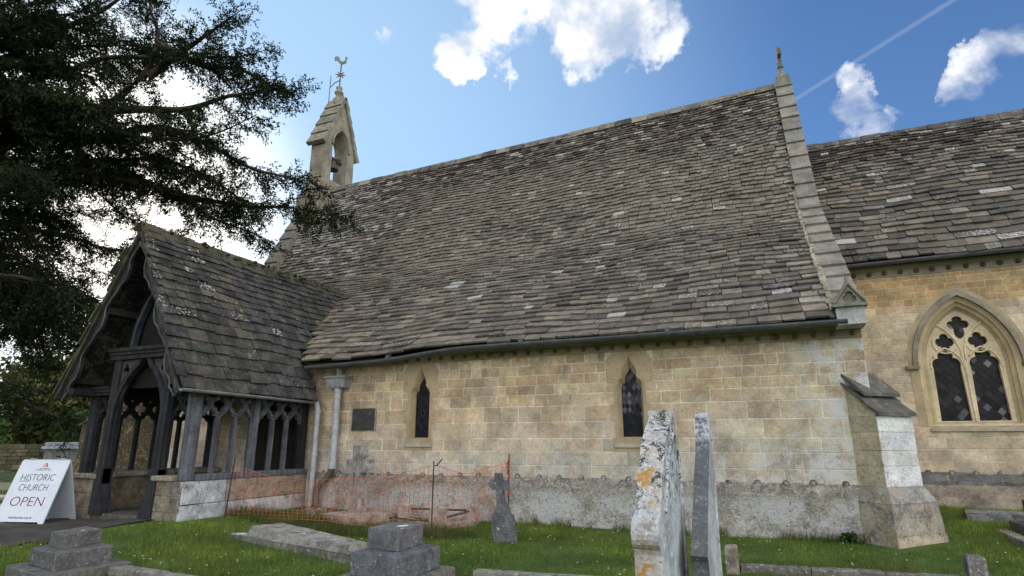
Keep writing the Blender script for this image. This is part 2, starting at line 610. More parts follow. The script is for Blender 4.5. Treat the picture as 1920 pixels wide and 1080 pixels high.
def grid_sheet(name, xs, ys, zfun, mat, tint, keep=None):
    X, Y = np.meshgrid(xs, ys)
    Z = zfun(X, Y)
    v = np.stack([X, Y, Z], -1).reshape(-1, 3)
    nx = len(xs)
    f = []
    for j in range(len(ys) - 1):
        for i in range(nx - 1):
            if keep is None or keep((xs[i] + xs[i + 1]) / 2, (ys[j] + ys[j + 1]) / 2):
                f.append((j * nx + i, j * nx + i + 1, (j + 1) * nx + i + 1, (j + 1) * nx + i))
    mb = MB()
    mb.mesh(v.tolist(), f, tint, True)
    return mb.build(name, mat)


xs = np.concatenate([-np.geomspace(900, 30, 14), np.arange(-28, 10, .35), np.geomspace(10, 900, 16)])
ys = np.concatenate([-np.geomspace(900, 6, 12), np.arange(-5, 24, .35), np.geomspace(24, 900, 16)])
g = grid_sheet('ground', xs, ys, lambda X, Y: gz(X, Y) + .012 * np.sin(X * 2.1 + 1.3 * Y) * np.cos(1.7 * Y - X), M['soil'], (.06, .105, .022))
g['kind'] = 'structure'
g['label'] = 'churchyard lawn of short green grass round the church'


px_ = np.arange(-26, -9.0, .25)
py_ = np.arange(4.0, 7.35, .2)
pth = grid_sheet('path', px_, py_, lambda X, Y: gz(X, Y) + .017 + .004 * np.sin(X * 3.1) * np.cos(Y * 4.3), M['tarmac'], (.062, .058, .054),
                 keep=lambda x, y: y > 4.5 + .1 * math.sin(x * 1.3) + max(0, x + 9.9) * 1.6)
pth['kind'] = 'structure'
pth['label'] = 'dark tarmac path leading to the porch'


def blades(n, x0, x1, y0, y1, hmin, hmax, wid, col0, col1, excl=None, lean=.5, zoff=-.005):
    x = rng.uniform(x0, x1, n)
    y = rng.uniform(y0, y1, n)
    if excl is not None:
        k = ~excl(x, y)
        x, y = x[k], y[k]
        n = len(x)
    z = gz(x, y) + zoff
    patch = .5 + .5 * np.sin(x * 1.9 + 2 * np.sin(y * 1.3)) * np.cos(y * 2.3 + np.sin(x * 1.1))
    h = rng.uniform(hmin, hmax, n) * (.7 + .5 * patch)
    a = rng.uniform(0, 2 * np.pi, n)
    b = rng.uniform(0, 2 * np.pi, n)
    ln = h * rng.uniform(0, lean, n)
    w = wid * rng.uniform(.6, 1.3, n)
    p0 = np.stack([x - np.cos(a) * w, y - np.sin(a) * w, z], -1)
    p1 = np.stack([x + np.cos(a) * w, y + np.sin(a) * w, z], -1)
    p2 = np.stack([x + np.cos(b) * ln, y + np.sin(b) * ln, z + h], -1)
    v = np.stack([p0, p1, p2], 1).reshape(-1, 3)
    t = np.clip(.55 * rng.random(n) + .45 * patch, 0, 1)[:, None]
    c = np.array(col0) * (1 - t) + np.array(col1) * t
    return v, c


def np_mesh(name, v, nper, c, mat):
    """mesh of separate polygons, nper corners each"""
    nf = len(v) // nper
    me = bpy.data.meshes.new(name)
    me.vertices.add(len(v))
    me.vertices.foreach_set('co', np.asarray(v, np.float32).ravel())
    me.loops.add(len(v))
    me.loops.foreach_set('vertex_index', np.arange(len(v), dtype=np.int32))
    me.polygons.add(nf)
    me.polygons.foreach_set('loop_start', np.arange(0, len(v), nper, dtype=np.int32))
    me.polygons.foreach_set('loop_total', np.full(nf, nper, dtype=np.int32))
    at = me.attributes.new('tint', 'FLOAT_COLOR', 'FACE')
    cc = np.ones((nf, 4), np.float32)
    cc[:, :3] = c
    at.data.foreach_set('color', cc.ravel())
    me.materials.append(mat)
    me.update(calc_edges=True)
    o = bpy.data.objects.new(name, me)
    COL.objects.link(o)
    return o


def no_grass(x, y):
    x = x + rng.normal(size=np.shape(x)) * .03
    y = y + rng.normal(size=np.shape(y)) * .05
    church = (y > 9.84) & (x < 1.5)
    chan = (y > 12.78)
    porch = (x < -8.6) & (x > -11.7) & (y > 6.95)
    pathm = (x < -9.0) & (y < 7.25) & (y > 4.72 + .1 * np.sin(x * 1.3) + .07 * np.sin(x * 9) * np.sin(x * 23) + np.maximum(0, x + 9.9) * 1.6)
    butt = (np.abs((x - 1.55) + (y - 9.8)) < .9) & (np.abs((x - 1.55) - (y - 9.8)) < .55)
    led = (x > -7.5) & (x < -4.9) & (np.abs(y - (6.62 - .22 * (x + 6.2))) < .30)
    return church | chan | porch | pathm | butt | led


va, ca = blades(330000, -13, 4.6, 3.2, 13.0, .015, .07, .0042, (.055, .115, .013), (.23, .29, .055), no_grass, .8)
vb, cb = blades(60000, -30, -12, 3.0, 24.0, .04, .09, .012, (.05, .08, .015), (.12, .16, .035), no_grass)
ga = np_mesh('grass', np.concatenate([va, vb]), 3, np.concatenate([ca, cb]), M['grassblade'])
tag(ga, 'short mown grass of the churchyard lawn', 'grass', kind='stuff')


def tuft_field(x, y):
    return ~(((x + 6.6) ** 2 / 2.6 ** 2 + (y - 8.15) ** 2 / .45 ** 2 < 1) | ((x + 4.9) ** 2 / .5 ** 2 + (y - 8.2) ** 2 / .35 ** 2 < 1)
             | ((x - .75) ** 2 / .55 ** 2 + (y - 9.75) ** 2 / .16 ** 2 < 1)
             | ((np.abs(y - 9.72) < .07) & (x > -4) & (x < .9) & (np.sin(x * 5.3) + np.sin(x * 13.1) > .1))
             | ((np.abs(y - (7.78 + .14 * x)) < .12) & (x > -.6) & (x < 1.8) & (np.sin(x * 7.3) > -.2)))


vt, ct = blades(60000, -9.0, 1.5, 7.6, 9.9, .06, .21, .005, (.05, .095, .018), (.16, .15, .06), tuft_field, .9)
tg = np_mesh('long_grass', vt, 3, ct, M['grassblade'])
vu, cu_ = blades(9000, -8.4, -1.0, 4.0, 7.7, .05, .15, .004, (.05, .10, .016), (.17, .20, .05),
                 lambda x, y: ~((np.abs(y - (6.58 - .235 * (x + 6.1))) < .42) & (x > -7.7) & (x < -4.4) | (np.abs(x + 3.66) < .62) & (np.abs(y - 5.56) < .68)
                                | (np.abs(x + 7.42) < .68) & (np.abs(y - 4.7) < .64) | (np.abs(y - (6.26 + .11 * (x + 2.2))) < .16) & (x > -3.1)), .8)
vt, ct = np.concatenate([vt, vu]), np.concatenate([ct, cu_])
bpy.data.objects.remove(tg)
tg = np_mesh('long_grass', vt, 3, ct, M['grassblade'])
tag(tg, 'long uncut grass with dry stalks along the foot of the orange netting', 'grass', kind='stuff')

# daisies, scattered over the lawn
dm = MB()
for i in range(420):
    x, y = random.uniform(-11, 4), random.uniform(4, 10.0)
    if no_grass(np.array([x]), np.array([y]))[0]:
        continue
    z = float(gz(x, y)) + random.uniform(.03, .06)
    r = random.uniform(.008, .015)
    ring = [(x + r * math.cos(t), y + r * math.sin(t), z + .004 * math.sin(2 * t)) for t in [k * math.pi / 4 for k in range(8)]]
    dm.mesh(ring, [tuple(range(8))], (.8, .8, .78))
    dm.mesh([(x + .3 * r * math.cos(t), y + .3 * r * math.sin(t), z + .003) for t in [k * math.pi / 3 for k in range(6)]], [tuple(range(6))], (.6, .42, .05))
tag(dm.build('daisies', M['petal']), 'small white daisies scattered through the lawn', 'daisies', kind='stuff')


def inst(name, mesh, parent, pos, rotz=0., scale=1.):
    """another piece sharing mesh data, placed at pos under parent"""
    o = bpy.data.objects.new(name, mesh)
    COL.objects.link(o)
    if parent is not None:
        o.parent = parent
        o.location = Vector(pos) - Vector(ROOT[parent.name])
    else:
        o.location = pos
    o.rotation_euler = (0, 0, rotz)
    o.scale = (scale,) * 3
    return o


def local_mesh(name, mb, mat):
    o = mb.build(name, mat)
    me = o.data
    bpy.data.objects.remove(o)
    return me


# ------------------------------------------------------------------ outlines
def arch(hw, zs, za, n=12, z0=None, cx=0.):
    """pointed arch outline, counter-clockwise from bottom left"""
    r = za - zs
    Rr = (r * r + hw * hw) / (2 * hw)
    a1 = math.asin(min(1, r / Rr))
    if r > Rr:
        a1 = math.pi - a1
    pts = []
    for i in range(n + 1):
        t = a1 * i / n
        pts.append((cx + hw - Rr + Rr * math.cos(t), zs + Rr * math.sin(t)))
    left = [(2 * cx - x, z) for x, z in pts[::-1]][1:]
    pts = pts + left
    if z0 is not None:
        pts = [(cx - hw, z0), (cx + hw, z0)] + pts
    return pts


def lancet(hw, z0, zs, za, cx=0.):
    """narrow light with a shouldered, cusped ogee head"""
    h = za - zs
    rt = [(hw, zs - .02), (hw * .98, zs + .06 * h), (hw * .86, zs + .17 * h), (hw * .62, zs + .24 * h), (hw * .56, zs + .30 * h),
          (hw * .60, zs + .40 * h), (hw * .54, zs + .54 * h), (hw * .38, zs + .68 * h), (hw * .18, zs + .80 * h), (hw * .07, zs + .90 * h)]
    pts = [(-hw, z0), (hw, z0)] + rt + [(0, za)] + [(-x, z) for x, z in rt[::-1]]
    return [(x + cx, z) for x, z in pts]


def foil(cx, cz, a, k=4, dep=.36, rot=0., n=48, stretch=(1, 1)):
    pts = []
    for i in range(n):
        t = 2 * math.pi * i / n
        r = a * ((1 - dep) + dep * abs(math.cos(k / 2 * t)) ** .7)
        pts.append((cx + stretch[0] * r * math.cos(t + rot), cz + stretch[1] * r * math.sin(t + rot)))
    return pts


def cusped_light(cx, hw, z0, zs, n=30):
    """light with a three-lobed head"""
    pts = [(cx - hw, z0), (cx + hw, z0)]
    for i in range(n + 1):
        t = math.pi * i / n
        d = t - math.pi / 2
        lob = abs(math.cos(2.73 * d))
        r = hw * (.80 + .20 * lob ** .7) * (1.22 if abs(d) < .57 else 1.0)
        pts.append((cx + r * math.cos(t) * (1.0), zs + r * math.sin(t) * 1.05))
    return pts


# ------------------------------------------------------------------ coursed stone facing
def facing(mb, u0, u1, courses, o, u, n, holes=(), lens=(.25, .6), tintf=None, proud=.005, gap=.0115):
    """stones laid in courses on a plane: real slightly proud blocks with joints between them"""
    o, u, n = Vector(o), Vector(u), Vector(n)
    for (za, zb) in courses:
        cuts = []
        for (ha, hb, hz0, hz1) in holes:
            if hz0 < (za + zb) / 2 < hz1:
                cuts.append((ha, hb))
        spans = [(u0, u1)]
        for c in cuts:
            ns = []
            for s in spans:
                if c[1] <= s[0] or c[0] >= s[1]:
                    ns.append(s)
                else:
                    if c[0] - s[0] > .03:
                        ns.append((s[0], c[0]))
                    if s[1] - c[1] > .03:
                        ns.append((c[1], s[1]))
            spans = ns
        for (s0, s1) in spans:
            x = s0
            first = True
            while x < s1 - 1e-4:
                w = random.uniform(*lens) * (zb - za) / .2
                if first:
                    w *= random.uniform(.4, 1)
                    first = False
                if s1 - (x + w) < lens[0] * .45:
                    w = s1 - x
                xa, xb = x + gap / 2, min(x + w, s1) - gap / 2
                if xb - xa > .02:
                    p = proud * random.uniform(.5, 1.25)
                    e = .006
                    g2 = gap / 2
                    jz = random.uniform(-.003, .003)
                    q = [o + u * a + Vector((0, 0, b)) for a, b in
                         ((xa, za + g2 + jz), (xb, za + g2 + jz), (xb, zb - g2 + jz), (xa, zb - g2 + jz))]
                    qi = [o + u * a + Vector((0, 0, b)) + n * p for a, b in
                          ((xa + e, za + g2 + e + jz), (xb - e, za + g2 + e + jz), (xb - e, zb - g2 - e + jz), (xa + e, zb - g2 - e + jz))]
                    t = tintf((xa + xb) / 2, (za + zb) / 2) if tintf else (.4, .3, .2)
                    mb.mesh(q + qi, [(4, 5, 6, 7), (0, 1, 5, 4), (1, 2, 6, 5), (2, 3, 7, 6), (3, 0, 4, 7)], t)
                x += w


OCHRE = [(0.494, 0.362, 0.198), (0.453, 0.335, 0.204), (0.525, 0.4, 0.231), (0.464, 0.356, 0.231), (0.402, 0.302, 0.182), (0.556, 0.443, 0.275)]
GREYST = [(0.484, 0.423, 0.319), (0.443, 0.396, 0.313), (0.525, 0.46, 0.346), (0.484, 0.401, 0.281), (0.402, 0.358, 0.286)]


def nave_tint(x, z):
    up = float(smooth01(1.0, 2.3, z))
    c = lerp(random.choice(GREYST), random.choice(OCHRE), min(1, .25 + .8 * up + random.uniform(-.15, .15)))
    if x > -1.0:
        c = lerp(c, (.44, .38, .25), .45 * float(smooth01(-1.0, .3, x)))
    g_ = (c[0] + c[1] + c[2]) / 3
    c = lerp(c, (g_, g_, g_), .12)
    c = tuple(q * 1.06 for q in c)
    return jit(c, .11, .03)


# =================================================================== CHURCH
church = thing('church', 'honey coloured stone church with steep stone tiled roofs and small bellcote', 'church', (-6.0, 12.5, 0))
NX0, NX1, NY = -13.9, 1.42, 9.88
MORTAR = (.66, .62, .52)

# ---- nave wall: core with real window openings, facing of coursed blocks
WINS = [-2.055, -6.12]
HOLES = []
for c in WINS:
    HOLES += [(c - .40, c + .40, 2.30, 2.90), (c - .27, c + .27, 1.93, 2.30), (c - .34, c + .34, 1.66, 1.93), (c - .27, c + .27, 1.38, 1.66), (c - .31, c + .31, 1.16, 1.38)]
courses = [(.72, .93), (.93, 1.16), (1.16, 1.38), (1.38, 1.66), (1.66, 1.93), (1.93, 2.13), (2.13, 2.30), (2.30, 2.475), (2.475, 2.65), (2.65, 2.84)]
w = MB()
edges = [NX0]
for c in sorted(WINS):
    edges += [c - .25, c + .25]
edges.append(NX1)
for i in range(0, len(edges) - 1, 2):
    w.box(edges[i], edges[i + 1], NY, NY + .7, -.4, 3.0, MORTAR)
for c in WINS:
    w.box(c - .25, c + .25, NY, NY + .7, -.4, 1.25, MORTAR)
    w.box(c - .25, c + .25, NY, NY + .7, 2.78, 3.0, MORTAR)
cs2 = [(a, b) for a, b in courses]
facing(w, NX0, NX1, cs2, (0, NY, 0), (1, 0, 0), (0, -1, 0), HOLES, (.2, .52), nave_tint)
# gables over the two ends, following the roof
PROF = [(9.5, 3.05), (9.75, 3.27), (11.06, 4.40), (12.85, 5.97), (15.0, 10.25)]
PY, PZ = [p[0] for p in PROF], [p[1] for p in PROF]


def roofz(X, Y):
    return float(np.interp(Y, PY, PZ)) + .027 * (X - 1.07) * (Y - 9.5) / 5.45


def gable_outline(X, dz, y_start=9.9):
    up = [(y, roofz(X, y) + dz) for y in (y_start, 11.06, 12.85, 15.0)]
    dn = [(30.0 - y, z) for y, z in up[::-1][1:]]
    return up + dn


for (xa, xb) in ((NX1 - .38, NX1 - .01), (NX0 + .01, NX0 + .5)):
    gl = [(9.9, -.4)] + gable_outline((xa + xb) / 2, -.03) + [(20.1, -.4)]
    gl = gl[::-1]
    w.prism([[(p[0], p[1]) for p in gl[::-1]]], xb - xa, (xb, 0, 0), (0, 1, 0), (0, 0, 1), (1, 0, 0), (.34, .26, .15))
w.box(NX0 + .3, NX1 - .3, 19.6, 20.1, -.4, 3.0, MORTAR)
nave_wall = w.build('nave_wall', M['ashlar'], church)

# ---- plinth with a sloped weathering
pl = MB()
pl_w = MB()
prng = random.Random(3)
xx = list(np.arange(NX0, NX1 + .01, .22))
prof_p = [(.0, .735), (-.03, .70), (-.095, .60), (-.105, .56), (-.11, .3), (-.125, .1), (-.14, -.4)]
rows = []
for x in xx:
    rows.append([(x, NY + d + prng.uniform(-.008, .008), z + prng.uniform(-.012, .012) + (.03 * math.sin(x * .9) if i == 2 else 0)) for i, (d, z) in enumerate(prof_p)])
for i in range(len(xx) - 1):
    if xx[i] < -8.7 and xx[i] > -11.4:
        continue
    for k in range(len(prof_p) - 1):
        (pl if xx[i] > -9 else pl_w).mesh([rows[i][k], rows[i + 1][k], rows[i + 1][k + 1], rows[i][k + 1]], [(0, 3, 2, 1)], jit((.34, .32, .27), .1), True)
plinth = pl.build('plinth', M['plinth'], church)
pl_w.build('plinth', M['plinth'], church)
rm = MB()
for rr, dd, tt in ((.043, .008, (.22, .21, .185)), (.024, .02, (.42, .42, .40))):
    ringp = [(rr * math.cos(t), -dd, rr * math.sin(t)) for t in [2 * math.pi * k / 12 for k in range(12)]]
    ringb = [(p[0] * 1.12, .012, p[2] * 1.12) for p in ringp]
    rm.mesh(ringp + ringb, [tuple(range(12))[::-1]] + [(k, (k + 1) % 12, 12 + (k + 1) % 12, 12 + k) for k in range(12)], tt)
me_ros = local_mesh('rosette', rm, M['plinth'])
x = .93
while x > -8.5:
    inst('rosette', me_ros, plinth, (x + random.uniform(-.02, .02), NY - .012, .735 + random.uniform(-.012, .012)), 0, random.uniform(.85, 1.15))
    x -= .385

# ---- lancet windows


def leaded(mb, poly_test, x0, x1, z0, z1, y, pw, ph, tintf):
    """diamond quarries, each a pane of its own slightly tilted in the lead"""
    j = 0
    z = z0 - ph
    while z < z1 + ph:
        i0 = x0 - pw
        k = 0
        xs_ = i0 + (pw / 2 if j % 2 else 0)
        while xs_ < x1 + pw:
            g_ = .95
            tl = random.uniform(-.003, .003)
            tz = random.uniform(-.003, .003)
            pts = [(xs_ + a * pw / 2 * g_, z + b * ph / 2 * g_) for a, b in ((0, -1), (1, 0), (0, 1), (-1, 0))]
            if poly_test(xs_, z):
                mb.mesh([(pts[0][0], y - tz, pts[0][1]), (pts[1][0], y + tl, pts[1][1]), (pts[2][0], y + tz, pts[2][1]), (pts[3][0], y - tl, pts[3][1])],
                        [(0, 1, 2, 3)], tintf(xs_, z))
            xs_ += pw
        z += ph / 2
        j += 1


for wi, c in enumerate(WINS):
    win = MB()
    out_hole = lancet(.215, 1.385, 2.24, 2.74, c)
    in_hole = lancet(.165, 1.395, 2.20, 2.56, c)
    outer = [(c - .31, 1.165), (c + .31, 1.165), (c + .31, 1.38), (c + .27, 1.38), (c + .27, 1.66), (c + .34, 1.66), (c + .34, 1.93), (c + .27, 1.93),
             (c + .27, 2.30), (c + .395, 2.30), (c + .395, 2.66), (c + .25, 2.84), (c - .25, 2.84), (c - .395, 2.66), (c - .395, 2.30),
             (c - .27, 2.30), (c - .27, 1.93), (c - .34, 1.93), (c - .34, 1.66), (c - .27, 1.66), (c - .27, 1.38), (c - .31, 1.38)]
    st = (.40, .32, .20)
    win.prism([outer, out_hole[::-1]], .03, (0, NY - .010, 0), (1, 0, 0), (0, 0, 1), (0, -1, 0), st)
    yo, yi = NY - .010, NY + .11
    A = [(p[0], yo, p[1]) for p in out_hole]
    B = [(p[0], yi, p[1]) for p in in_hole]
    win.ring(None, A, B, (.42, .34, .22))
    # inner order holding the glass
    box_o = [(c - .25, 1.25), (c + .25, 1.25), (c + .25, 2.78), (c - .25, 2.78)]
    win.prism([box_o, in_hole[::-1]], .05, (0, yi, 0), (1, 0, 0), (0, 0, 1), (0, -1, 0), (.36, .29, .18))
    # sloping sill
    win.hexa([(c - .29, NY - .04, 1.23), (c + .29, NY - .04, 1.23), (c + .29, NY + .11, 1.23), (c - .29, NY + .11, 1.23),
              (c - .29, NY - .035, 1.26), (c + .29, NY - .035, 1.26), (c + .21, NY + .105, 1.40), (c - .21, NY + .105, 1.40)], (.36, .33, .26))
    wo_ = win.build('lancet_window', M['dressed'], church)
    gp = MB()

    def in_l(x, z, c=c):
        hw = .165
        if z < 1.39:
            return False
        if z > 2.2:
            hw = .165 * max(0, (2.58 - z) / .38) ** .8
        return abs(x - c) < hw + .03

    def gt(x, z, wi=wi, c=c):
        if wi == 0 and random.random() < .42 and z > 1.75:
            return random.choice([(.12, .12, .125), (.075, .075, .08), (.05, .05, .06)])
        return random.choice([(.012, .012, .018), (.016, .016, .022), (.010, .012, .018)])
    leaded(gp, in_l, c - .17, c + .17, 1.4, 2.56, NY + .135, .085, .125, gt)
    glass = gp.build('glass', M['glass'], wo_)
    ld = MB()
    ld.box(c - .24, c + .24, NY + .142, NY + .15, 1.3, 2.7, (.06, .063, .07) if wi else (.016, .016, .018))
    # round medallion of leads in the middle of the light
    for k in range(8):
        t = k * math.pi / 4
        ld.box(c - .004 + .05 * math.cos(t), c + .004 + .05 * math.cos(t), NY + .125, NY + .138, 1.86 + .06 * math.sin(t) - .018, 1.86 + .06 * math.sin(t) + .018, (.09, .09, .1))
    ld.build('leading', M['lead'], wo_)

# ---- cornice under the eaves with carved ball flowers


def cornice(parent, x0, x1, Y, z, drop=None):
    c = MB()
    pr = [(0.012, z - .075), (-.012, z - .075), (-.014, z - .055), (.0, z - .045), (.0, z + .05), (-.03, z + .065), (-.06, z + .085), (-.062, z + .13), (.012, z + .13)]
    seg = []
    x = x0
    while x < x1:
        w_ = min(random.uniform(.9, 1.4), x1 - x)
        seg.append((x, x + w_ - .004))
        x += w_
    for a, b in seg:
        t = jit((.30, .24, .14), .12)
        if a > .3:
            t = jit((.34, .31, .24), .1)
        va_ = [(a, Y - .016 + d, zz) for d, zz in pr]
        vb_ = [(b, Y - .016 + d, zz) for d, zz in pr]
        n = len(pr)
        c.mesh(va_ + vb_, [(i, i + 1, n + i + 1, n + i) for i in range(n - 1)] + [tuple(range(n))[::-1], tuple(range(n, 2 * n))], t)
    return c.build('cornice', M['dressed'], parent)


cor = cornice(church, -8.6, NX1 + .004, NY, 2.885)
bmb = MB()
bmb.lathe([(.0, .034), (.014, .036), (.03, .022), (.036, .0), (.033, -.02), (.02, -.036), (0, -.04)], (0, 0, 0), 10, (.10, .085, .06))
for k in range(6):
    t = k * math.pi / 3
    bmb.lathe([(0, .016), (.014, .004), (.012, -.01), (0, -.014)], (.026 * math.cos(t), -.026, .026 * math.sin(t)), 6, (.14, .115, .075))
me_boss = local_mesh('ball_flower', bmb, M['dressed'])
x = 1.305
while x > -8.4:
    inst('ball_flower', me_boss, cor, (x, NY - .034, 2.885), random.uniform(0, 6), random.uniform(.9, 1.12))
    x -= .2585

# ---- roof tiles


def smooth_prof(ys, zs):
    s = [0]
    for i in range(1, len(ys)):
        s.append(s[-1] + math.hypot(ys[i] - ys[i - 1], zs[i] - zs[i - 1]))
    return s


def tiles(mb, S, smax, expf, wf, u_range, tintf, keep, thick=.034, lift=.062, skew=0.):
    """stone tiles in diminishing courses; S(u, s) gives a point on the roof plane"""
    s = -.05
    row = 0
    while s < smax - .02:
        e = expf(s / smax)
        u0, u1 = u_range(s)
        x = u0 - random.uniform(0, .3)
        while x < u1:
            w_ = random.uniform(*wf(s / smax))
            xa, xb = x + random.uniform(.002, .007), x + w_ - random.uniform(.002, .007)
            x += w_
            if xb > u1 + .12:
                xb = u1 + random.uniform(-.02, .02)
            if xa < u0 - .06:
                xa = u0 + random.uniform(-.02, .02)
            if xb - xa < .05:
                continue
            xm = (xa + xb) / 2
            if not keep(xm, s + e / 2):
                continue
            s0 = s + random.uniform(-.1, .1) * e
            s1 = min(s + e * 1.75, smax)
            sl_, sr_ = s0 + random.uniform(-.05, .05) * e, s0 + random.uniform(-.05, .05) * e
            pm = S(xm, s + e / 2)
            d1 = S(xm, min(s + e, smax)) - S(xm, s)
            d2 = S(xm + .05, s) - S(xm - .05, s)
            nrm_ = d2.cross(d1).normalized()
            th = thick * random.uniform(.75, 1.35)
            li = lift * random.uniform(.8, 1.3)
            dx = random.uniform(-.012, .012)
            cut = random.uniform(0, .028)
            cut2 = random.uniform(0, .028)
            base = [(xa, sl_ + cut, li), (xa + cut * 1.1, sl_, li), (xb - cut2 * 1.1, sr_, li + random.uniform(-.006, .006)), (xb, sr_ + cut2, li),
                    (xb + dx, s1, .004), (xa + dx, s1, .004)]
            top = [S(a, b) + nrm_ * h for a, b, h in base]
            bot = [p - nrm_ * th for p in top]
            t = tintf(xm, s / smax, pm)
            n = 6
            mb.mesh(top + bot, [tuple(range(n))], t)
            dk = t
            mb.mesh(top[:4] + bot[:4], [(0, 4, 5, 1), (1, 5, 6, 2), (2, 6, 7, 3)], dk)
            mb.mesh([top[0], top[5], bot[5], bot[0]], [(0, 1, 2, 3)], dk)
            mb.mesh([top[3], top[4], bot[4], bot[3]], [(3, 2, 1, 0)], dk)
        s += e
        row += 1


NS = smooth_prof(PY, PZ)
# soften the break of pitch
_sy = np.linspace(0, NS[-1], 90)
_py = np.interp(_sy, NS, PY)
_pz = np.interp(_sy, NS, PZ)
for _ in range(10):
    _py[1:-1] = (_py[:-2] + 2 * _py[1:-1] + _py[2:]) / 4
    _pz[1:-1] = (_pz[:-2] + 2 * _pz[1:-1] + _pz[2:]) / 4


def S_nave(x, s):
    y = float(np.interp(s, _sy, _py))
    if s < 0:
        y = 9.5 + s * .77
    z = float(np.interp(s, _sy, _pz)) + (s * .64 if s < 0 else 0)
    z += .027 * (x - 1.07) * (y - 9.5) / 5.45
    dip = .022 * math.sin(x * 1.1 + s * .7) + .014 * math.sin(x * 2.7 - s * 1.9) + .02 * math.sin(x * .45 + 1)
    z += dip * min(1, s + .3)
    # the eaves sag towards the porch
    z -= .10 * float(smooth01(-5.6, -7.4, x)) * math.exp(-max(s, 0) / .9)
    return Vector((x, y, z))


# porch roof geometry is needed for the valley
PRX, PEZ, PRZ0 = -10.1, 2.17, 5.13


def porch_ridge(y):
    return -10.1 + .03 * (y - 6.57), 5.13 + .004 * (y - 6.57) - .03 * math.sin((y - 6.5) / 6 * math.pi)


def porch_z(x, y):
    rx, rz = porch_ridge(y)
    return rz - abs(x - rx) * (rz - PEZ) / 1.53


GREY = [(0.155, 0.137, 0.115), (0.123, 0.11, 0.095), (0.186, 0.164, 0.135), (0.103, 0.093, 0.082), (0.208, 0.183, 0.147), (0.143, 0.124, 0.1)]


def nave_tile_tint(x, t, p):
    c = jit(random.choice(GREY), .15, .03)
    q = mnoise.noise(Vector((x * .35, t * 4, 3.1)))
    # brown moss towards the ridge
    if t > .78 and random.random() < (t - .74) * 2.6:
        c = jit(random.choice([(.075, .054, .046), (.058, .048, .043), (.095, .078, .062)]), .2)
    # warm lichen in the middle
    if .35 < t < .85 and q > -.05:
        c = lerp(c, (.20, .174, .14), .5)
    # white lichen: sprinkled everywhere, thick under the ridge; below the bellcote it also paints sun glints
    pw = .018 + .10 * float(smooth01(.82, .97, t)) * (1 if mnoise.noise(Vector((x * .9, t * 9, 1))) > -.1 else .3)
    pw += .45 * float(smooth01(-9.3, -12.2, x)) * float(smooth01(.42, .6, t))
    lic = random.random() ** 1.6 * .5
    if random.random() < pw:
        lic = random.uniform(.5, .9)
    if pw > .2:
        lic = max(lic, random.uniform(.1, .5))
    if x > .75 and random.random() < .35:
        c = jit((.26, .235, .19), .2)
    # moss in the porch valley
    if abs(p.z - porch_z(p.x, p.y)) < .20 and p.x > -10.2 and random.random() < .45:
        c = jit((.155, .155, .085), .3)
    if x > -9.3 and x < -7.6 and t < .09 and random.random() < .3:
        c = jit((.20, .19, .14), .2)
    return c + (lic,)


def nave_keep(x, s):
    p = S_nave(x, s)
    if PRX - 1.6 < p.x < -8.5 and p.y < 13.2:
        return p.z > porch_z(p.x, p.y) - .12
    return True


rf = MB()
tiles(rf, S_nave, NS[-1], lambda t: float(np.interp(t, [0, .1, .46, .6, 1], [.205, .20, .155, .135, .105])),
      lambda t: (.12, .29) if t > .5 else ((.17, .40) if t > .12 else (.24, .52)),
      lambda s: (NX0 + .42, NX1 - .36), nave_tile_tint, nave_keep)
# under-layer and the north slope
nx_ = 40
for i in range(nx_):
    xa, xb = NX0 + .4 + (NX1 - .75 - NX0) * i / nx_, NX0 + .4 + (NX1 - .75 - NX0) * (i + 1) / nx_
    for k in range(30):
        sa, sb = NS[-1] * k / 30, NS[-1] * (k + 1) / 30
        rf.mesh([S_nave(xa, sa) - Vector((0, 0, .02)), S_nave(xb, sa) - Vector((0, 0, .02)), S_nave(xb, sb) - Vector((0, 0, .02)), S_nave(xa, sb) - Vector((0, 0, .02))],
                [(0, 1, 2, 3)], (.03, .03, .03))
    for k in range(10):
        sa, sb = NS[-1] * k / 10, NS[-1] * (k + 1) / 10
        q = [S_nave(xa, sa), S_nave(xb, sa), S_nave(xb, sb), S_nave(xa, sb)]
        rf.mesh([(v.x, 30 - v.y, v.z) for v in q], [(3, 2, 1, 0)], jit((.14, .13, .12)))
nave_roof = rf.build('nave_roof', M['tile'], church)


def ridge_stones(parent, p0, p1, sag, wid, hgt, ln, mat, tints, name='ridge_tiles'):
    r = MB()
    p0, p1 = Vector(p0), Vector(p1)
    L_ = (p1 - p0).length
    d = (p1 - p0).normalized()
    s_ = d.cross(Vector((0, 0, 1))).normalized()
    n = int(L_ / ln)
    for i in range(n):
        a, b = i / n + .0008, (i + 1) / n - .0008
        jz, jy = random.uniform(-.012, .012), random.uniform(-.012, .012)
        pts = []
        for f_ in (a, b):
            c = p0.lerp(p1, f_) + Vector((0, 0, -sag * math.sin(math.pi * f_) + jz)) + s_ * jy
            for (o_, z_) in ((-wid, -hgt), (-wid * .75, -hgt * .72), (-.05, .015), (.05, .015), (wid * .75, -hgt * .72), (wid, -hgt)):
                pts.append(c + s_ * o_ + Vector((0, 0, z_ + random.uniform(-.005, .005))))
        fs = [(k, k + 1, 7 + k, 6 + k) for k in range(5)] + [(5, 4, 3, 2, 1, 0), (6, 7, 8, 9, 10, 11)]
        r.mesh(pts, [f[::-1] for f in fs], jit(random.choice(tints), .15))
    return r.build(name, mat, parent)


